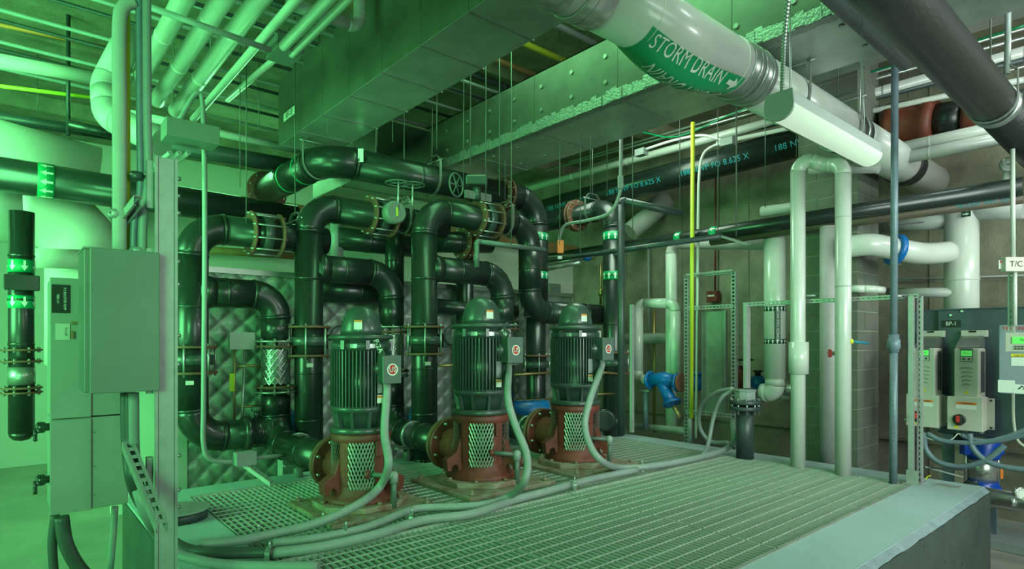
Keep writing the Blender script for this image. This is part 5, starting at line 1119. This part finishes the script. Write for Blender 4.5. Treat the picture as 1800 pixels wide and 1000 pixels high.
def drive(px, label):
    """variable-speed drive; px = centre of its face"""
    t = thing('pump_drive', label, 'motor drive', P(px, 757, X=XD), 'drives on the board'); cy = P(px, 640, X=XD).y; Z_ = lambda py: P(1700, py, X=XD).z
    def bx(nm, y0, y1, py1, py0, x0, x1, m, par, bv=.006): return obj(nm, MB().box((x0, cy+y0, Z_(py1)), (x1, cy+y1, Z_(py0))), m, par, bv)
    u = bx('upper_case', -.10, .105, 705, 612, XD, XD+.28, 'drive', t, .014)
    bx('side_vent', -.104, -.096, 690, 618, XD+.08, XD+.22, 'drive_dark', u, 0)
    mb = MB()
    for k in range(18): mb.box((XD+.09, cy-.107, Z_(688-k*4)), (XD+.21, cy-.103, Z_(686-k*4)))
    obj('vent_slats', mb, 'conduit_dark', u)
    mb = MB(); mb.extrude([(XD+.02, cy+.10, Z_(611)), (XD+.30, cy+.10, Z_(611)), (XD+.30, cy+.10, Z_(590)), (XD+.24, cy+.10, Z_(590))], (0, -.19, 0)); obj('hood', mb, 'sheet', t)
    bx('top_bracket', -.12, .10, 592, 580, XD+.24, XD+.30, 'drive', t, .003)
    bx('dark_tag', -.03, .03, 583.5, 580.5, XD+.232, XD+.242, 'rubber', t, 0)
    c = lambda dy, py: Vector((XD, cy+dy, Z_(py)))
    pnl = plate('keypad', c(-.0, 624)-Vector((.004, 0, 0)), (0, -1, 0), UP, .105, .135, .008, 'drive_dark', u, .004)
    plate('screen', c(-.0, 621)-Vector((.009, 0, 0)), (0, -1, 0), UP, .09, .055, .004, 'lcd', pnl)
    flat_text('30.0 Hz', .018, c(0, 621)-Vector((.010, 0, 0)), (0, -1, 0), UP, 'print_black', pnl)
    plate('key_field', c(-.0, 631)-Vector((.009, 0, 0)), (0, -1, 0), UP, .09, .045, .004, 'drive', pnl)
    for dy in (-.022, .022): obj('key', MB().lathe(c(dy, 631)-Vector((.010, 0, 0)), (-1, 0, 0), [(0, .012), (.004, .01)], 12), 'conduit_dark', pnl)
    flat_text('ABB', .022, c(.05, 612.5)-Vector((.001, 0, 0)), (0, -1, 0), UP, 'red', u)
    for k in range(5):
        mb = MB(); w = .055-.005*k; z = Z_(646+k*7.2)
        for j in range(6):
            s0, s1 = -1+j/3, -1+(j+1)/3; mb.bar((XD-.003, cy+s0*w, z-.012*(s0*s0)), (XD-.003, cy+s1*w, z-.012*(s1*s1)), .004, .004, (1, 0, 0))
        obj('groove', mb, 'drive_dark', u)
    def tri(py, dy, s_, x, par):
        q = Vector((x, cy+dy, Z_(py))); obj('warning_triangle', MB().extrude([q+Vector((0, s_, -s_*.8)), q+Vector((0, -s_, -s_*.8)), q+Vector((0, 0, s_*.9))], (-.003, 0, 0)), 'bright_yellow', par)
        flat_text('!', s_*1.2, q+Vector((-.0035, 0, -s_*.1)), (0, -1, 0), UP, 'print_black', par)
    tri(689, 0, .022, XD-.001, u)
    l = bx('disconnect_box', -.135, .16, 757, 698, XD-.02, XD+.20, 'drive', t, .006)
    bx('mount_ear', -.19, -.135, 755, 700, XD+.17, XD+.20, 'drive', l, .002)
    for py in (704, 752): obj('screw', MB().lathe((XD+.17, cy-.165, Z_(py)), (-1, 0, 0), [(0, .012), (.006, .008)], 10), 'rubber', l)
    x = XD-.021
    w1 = plate('warning_strip', Vector((x-.001, cy+.0, Z_(709))), (0, -1, 0), UP, .17, .026, .003, 'orange', l); flat_text('WARNING', .022, Vector((x-.0025, cy-.01, Z_(709))), (0, -1, 0), UP, 'print_black', w1)
    w2 = plate('notice', Vector((x-.001, cy+.0, Z_(715))), (0, -1, 0), UP, .17, .045, .002, 'label_white', l)
    k0 = obj('switch_dial', MB().lathe((x, cy+.055, Z_(738)), (-1, 0, 0), [(0, .055), (.02, .055), (.03, .045)], 24), 'rubber', l)
    obj('switch_shaft', MB().box((x-.05, cy+.025, Z_(748)), (x-.02, cy+.075, Z_(731))), 'rubber', l, .01); obj('switch_grip', MB().box((x-.065, cy+.043, Z_(742)), (x-.048, cy+.072, Z_(731))), 'red', l, .004)
    tri(750, .08, .024, x-.001, l)
    for dy, r in ((.03, .025), (-.10, .03)): obj('gland', MB().lathe((XD+.08, cy+dy, Z_(762)), UP, [(0, r*.8), (.02, r), (.035, r)], 10), 'galv', l)
    return t
d1 = drive(1699, 'right motor drive with a green screen and a red switch grip on the board')
cyL = P(1624, 640, X=XD).y-P(1699, 640, X=XD).y
d2_ = dup(d1, (0, cyL, 0), 'left motor drive with a green screen, partly hidden by the slotted strut post')
for ch in d2_.children_recursive: pass
# pump controller at the right edge
pc = thing('pump_controller', 'grey pump controller enclosure with a green display at the right edge', 'controller', P(1790, 690, X=6.9)); XC = 6.85
ya_, za_, zb_ = P(1758, 600, X=XC).y, P(1760, 690, X=XC).z, P(1760, 573, X=XC).z
obj('body', MB().box((XC, -.1, za_), (XC+.25, ya_, zb_)), 'panel_grey', pc, .008); obj('door', MB().box((XC-.02, -.1, za_-.005), (XC, ya_+.005, zb_+.008)), 'panel_grey', pc, .005)
R_ = (0, -1, 0)
def cp(px, py, dx=.021): return P(px, py, X=XC-dx)
flat_text('TEKONIZON', .045, cp(1795, 577), R_, UP, 'red', pc)
kp = plate('keypad', cp(1803, 601), R_, UP, .28, .17, .008, 'drive', pc, .003); plate('screen', cp(1805, 598, .030), R_, UP, .20, .06, .004, 'lcd', kp); flat_text('PSI 78', .03, cp(1803, 598, .031), R_, UP, 'print_black', kp)
for k in range(4):
    for j in range(2): obj('key', MB().lathe(cp(1785+k*6, 609+j*4, .028), (-1, 0, 0), [(0, .008), (.004, .007)], 10), 'conduit_dark', kp)
ca = plate('caution_strip', cp(1798, 625), R_, UP, .16, .03, .002, 'bright_yellow', pc); flat_text('CAUTION', .026, cp(1797, 625, .0215), R_, UP, 'print_black', ca)
plate('notice', cp(1798, 635), R_, UP, .16, .08, .002, 'label_white', pc); n1 = plate('notice', cp(1769, 679), R_, UP, .12, .11, .002, 'label_white', pc); flat_text('1234-5', .012, cp(1764, 683, .0215), R_, UP, 'print_black', n1) if False else None
n2 = plate('notice', cp(1799, 684), R_, UP, .14, .08, .002, 'label_white', pc)
q = cp(1797, 682, .0215); lg = MB(); lg.extrude([q+Vector((0, .035, -.012)), q+Vector((0, .02, -.012)), q+Vector((0, 0, .014)), q+Vector((0, -.012, -.004)), q+Vector((0, .002, -.012)), q+Vector((0, -.025, -.012)), q+Vector((0, 0, .024))], (-.001, 0, 0)); obj('emblem', lg, 'print_black', n2)
# cables under the drives
for a, lab, r, m in (([(1624, 760), (1628, 790), (1650, 812), (1690, 820), (1730, 810), (1760, 788), (1765, 782)], 'grey conduit looping from the left drive toward the blue pump', .028, 'grey_pvc'), ([(1704, 762), (1712, 790), (1738, 812), (1780, 823), (1830, 827)], 'grey conduit dropping from the right drive and running off to the right', .028, 'grey_pvc'), ([(1630, 762), (1660, 775), (1720, 778), (1770, 768), (1830, 745)], 'upper of two grey conduits sweeping right under the board', .026, 'grey_pvc'), ([(1690, 765), (1720, 774), (1760, 774), (1830, 756)], 'lower of two grey conduits sweeping right under the board', .022, 'grey_pvc'), ([(1620, 764), (1640, 773), (1670, 773), (1684, 762)], 'thin white wire sagging between the two drives', .006, 'label_white'), ([(1686, 762), (1695, 770), (1720, 774)], 'thin white wire leaving the right drive', .006, 'label_white'), ([(1781, 692), (1782, 740), (1790, 775), (1815, 792)], 'cream cable dropping from the pump controller', .012, 'drive')):
    cable('hanging_cable', lab, [P(x, y, X=7.4) for x, y in a], r, m)
# ================================================================ booster pump beyond the pad
bt = thing('booster_pump', 'steel and blue vertical booster pump beyond the pad at lower right', 'pump', P(1730, 870, X=7.8)); XQ = 7.75
c = P(1726, 840, X=XQ); z_ = lambda py: P(1726, py, X=XQ).z; cb_ = Vector((c.x, c.y, 0))
obj('barrel', MB().tube([cb_+UP*z_(850), cb_+UP*z_(800)], .125, 28), 'steel', bt); hd_ = obj('blue_head', MB().lathe(cb_+UP*z_(804), UP, [(0, .15), (.04, .16), (.08, .14), (.16, .17), (.18, .15)], 24), 'deep_blue', bt)
for sgn in (-1, 1): obj('head_lug', MB().quadbox(cb_+UP*z_(790)+RIGHT*sgn*.16, RIGHT*.05, FWD*.04, UP*.05), 'deep_blue', hd_, .01)
obj('foot_casting', MB().lathe(cb_+UP*z_(868), UP, [(0, .2), (.05, .18), (.12, .14), (.14, .14)], 20), 'deep_blue', bt)
for sgn in (-1, 1): obj('tie_rod', MB().cyl(cb_+UP*z_(868)+RIGHT*sgn*.17, cb_+UP*z_(780)+RIGHT*sgn*.17, .013, 8), 'galv', bt)
obj('motor', MB().tube([cb_+UP*z_(780)+FWD*.3, cb_+UP*z_(730)+FWD*.3], .13, 20), 'black_band', bt); obj('sticker', MB().quadbox(cb_+UP*z_(832)+RIGHT*.19-FWD*.02, RIGHT*.015, FWD*.002, UP*.05), 'orange', bt)
ph = thing('steel_manifold', 'stainless steel pipe manifold running right beyond the pad corner', 'pipe', P(1790, 900, X=7.6)); ma = P(1715, 878, X=7.3); mb_ = P(1850, 900, X=7.3)
ma.z = mb_.z = -.18; obj('pipe_section', MB().tube([Vector((7.35, 1.75, ma.z)), Vector((7.35, -.8, ma.z))], .095, 28), 'steel', ph); obj('valve_collar', MB().lathe((7.35, 1.62, ma.z), (0, -1, 0), [(0, .10), (.02, .14), (.1, .14), (.12, .10)], 20), 'black_band', ph)
obj('branch', MB().tube(smooth_path([(7.35, 1.06, ma.z-.08), (7.35, 1.05, ma.z-.2), (7.35, .95, ma.z-.26), (7.35, .2, ma.z-.28)], 6), .022, 12), 'steel', ph)
for y in (1.5, .4): obj('support', MB().box((7.3, y-.03, FLOOR), (7.4, y+.03, ma.z-.09)), 'strut', ph)
g = thing('pressure_gauge', 'round pressure gauge on the stainless manifold', 'gauge', P(1790, 865, X=7.3)); c = P(1790, 866, X=7.3); obj('case', MB().lathe(c, -FWD, [(0, .055), (.03, .06), (.035, .05)], 24), 'steel', g); obj('dial', MB().lathe(c-FWD*.036, -FWD, [(0, .048), (.002, .048)], 24), 'label_white', g)
mbt = MB()
for k in range(9): th = math.radians(-45+k*34); d = RIGHT*math.cos(th)+UP*math.sin(th); mbt.bar(c-FWD*.04+d*.034, c-FWD*.04+d*.045, .003, .002, FWD)
obj('ticks', mbt, 'print_black', g); obj('stem', MB().cyl(c-UP*.05-RIGHT*.05, c-UP*.13-RIGHT*.05, .022, 10), 'galv', g)
skd = tag(obj('skid_plinth', MB().box((7.6, -.6, FLOOR), (8.5, 1.9, FLOOR+.10)), 'conduit', bevel=.01), 'low painted skid base under the booster pump', 'skid')
for k, (x, y) in enumerate(((1650, 838), (1648, 828))):
    o = obj('lever_bar', MB().bar(P(1625, 820+k*2, X=7.1), P(1692, 838-k*12, X=7.3), .03, .012, UP), 'galv' if k == 0 else 'rubber'); tag(o, ['flat galvanized strap lying out from the pad corner', 'dark bar lying out from the pad corner above the strap'][k], 'bar')
tag(cable('yellow_tie', '', [P(1626, 845, X=6.9), P(1630, 838, X=6.9), P(1636, 836, X=6.9)], .006, 'bright_yellow'), 'small yellow wire twist at the pad corner', 'wire')
# ================================================================ hanger rods in view
RL = [(768, 170, 262, 5.9), (815, 140, 330, 6.1), (827, 120, 292, 6.0), (854, 115, 350, 6.0), (878, 110, 345, 6.0), (899, 90, 430, 6.0), (984, 290, 430, 6.6), (1020, 260, 445, 6.6), (1038, 240, 340, 6.6), (1067, 240, 345, 6.8),
      (1195, 240, 368, 7.2), (1295, 200, 405, 6.9), (1345, 200, 365, 7.0), (1400, 190, 280, 7.2), (576, 140, 235, 6.2), (422, 0, 330, 6.2), (433, 190, 400, 6.0), (530, 190, 272, 6.8), (508, 130, 260, 6.8), (123, 0, 240, 7.2), (66, 50, 210, 7.4), (180, 0, 150, 7.0), (305, 60, 180, 6.0), (370, 30, 90, 5.0), (455, 150, 230, 7.5), (1596, 110, 172, 7.4), (690, 130, 250, 6.5), (1112, 240, 420, 7.3), (640, 130, 250, 7.0), (663, 150, 260, 7.0)]
RW = ['left of the middle riser valve below the long duct', 'just right of the gear valve under the header', 'above the gear valve under the header', 'right of the gear valve, second from it', 'crossing the right riser valve flange', 'dropping to the top of the right riser bend', 'left of the orange detector box', 'right of the orange detector box', 'above the flanged pipe left of the dark post', 'just right of the flanged pipe hanger', 'dropping left of the yellow conduit to the black wall pipe', 'right of the slim white conduit to the black wall pipe', 'dropping to the strap on the black wall pipe', 'behind the left white riser top', 'beside the far arm of the highest header', 'beside the pale clevis hanger at the left riser valve', 'through the left riser valve', 'before the long duct end', 'near the marking on the long duct', 'beside the dark drop pipe at upper left', 'at the far upper left edge', 'just left of the vertical conduits at upper left', 'beside the trough box', 'between the thick white ceiling pipes', 'at the far end of the slim white ceiling pipes', 'beside the plastic riser top at right', 'above the highest header before the long duct', 'just right of the conduit fitting', 'below the middle of the long duct', 'second below the middle of the long duct']
for (px, y0, y1, D), lab in zip(RL, RW): rod(px, y0, y1, D, lab)
pipe('ceiling_drop_pipe', 'dark vertical pipe hanging from the ceiling at the upper left', [Vector((*P(120, 238, D=6.5).xy, CEIL)), P(120, 238, D=6.5)], .02, 'dark_pipe', joint=False)
pipe('ceiling_drop_pipe', 'galvanized pipe dropping at the top right beside the black pipe', [P(1774, -20, X=5.7), P(1771, 128, X=5.7)], .018, 'galv', joint=False)
pipe('rear_conduit', 'slim pale conduit standing between the risers and the corner wall', [P(1140, 620, X=8.8), P(1140, 430, X=8.8)], .02, 'conduit', cat='conduit')
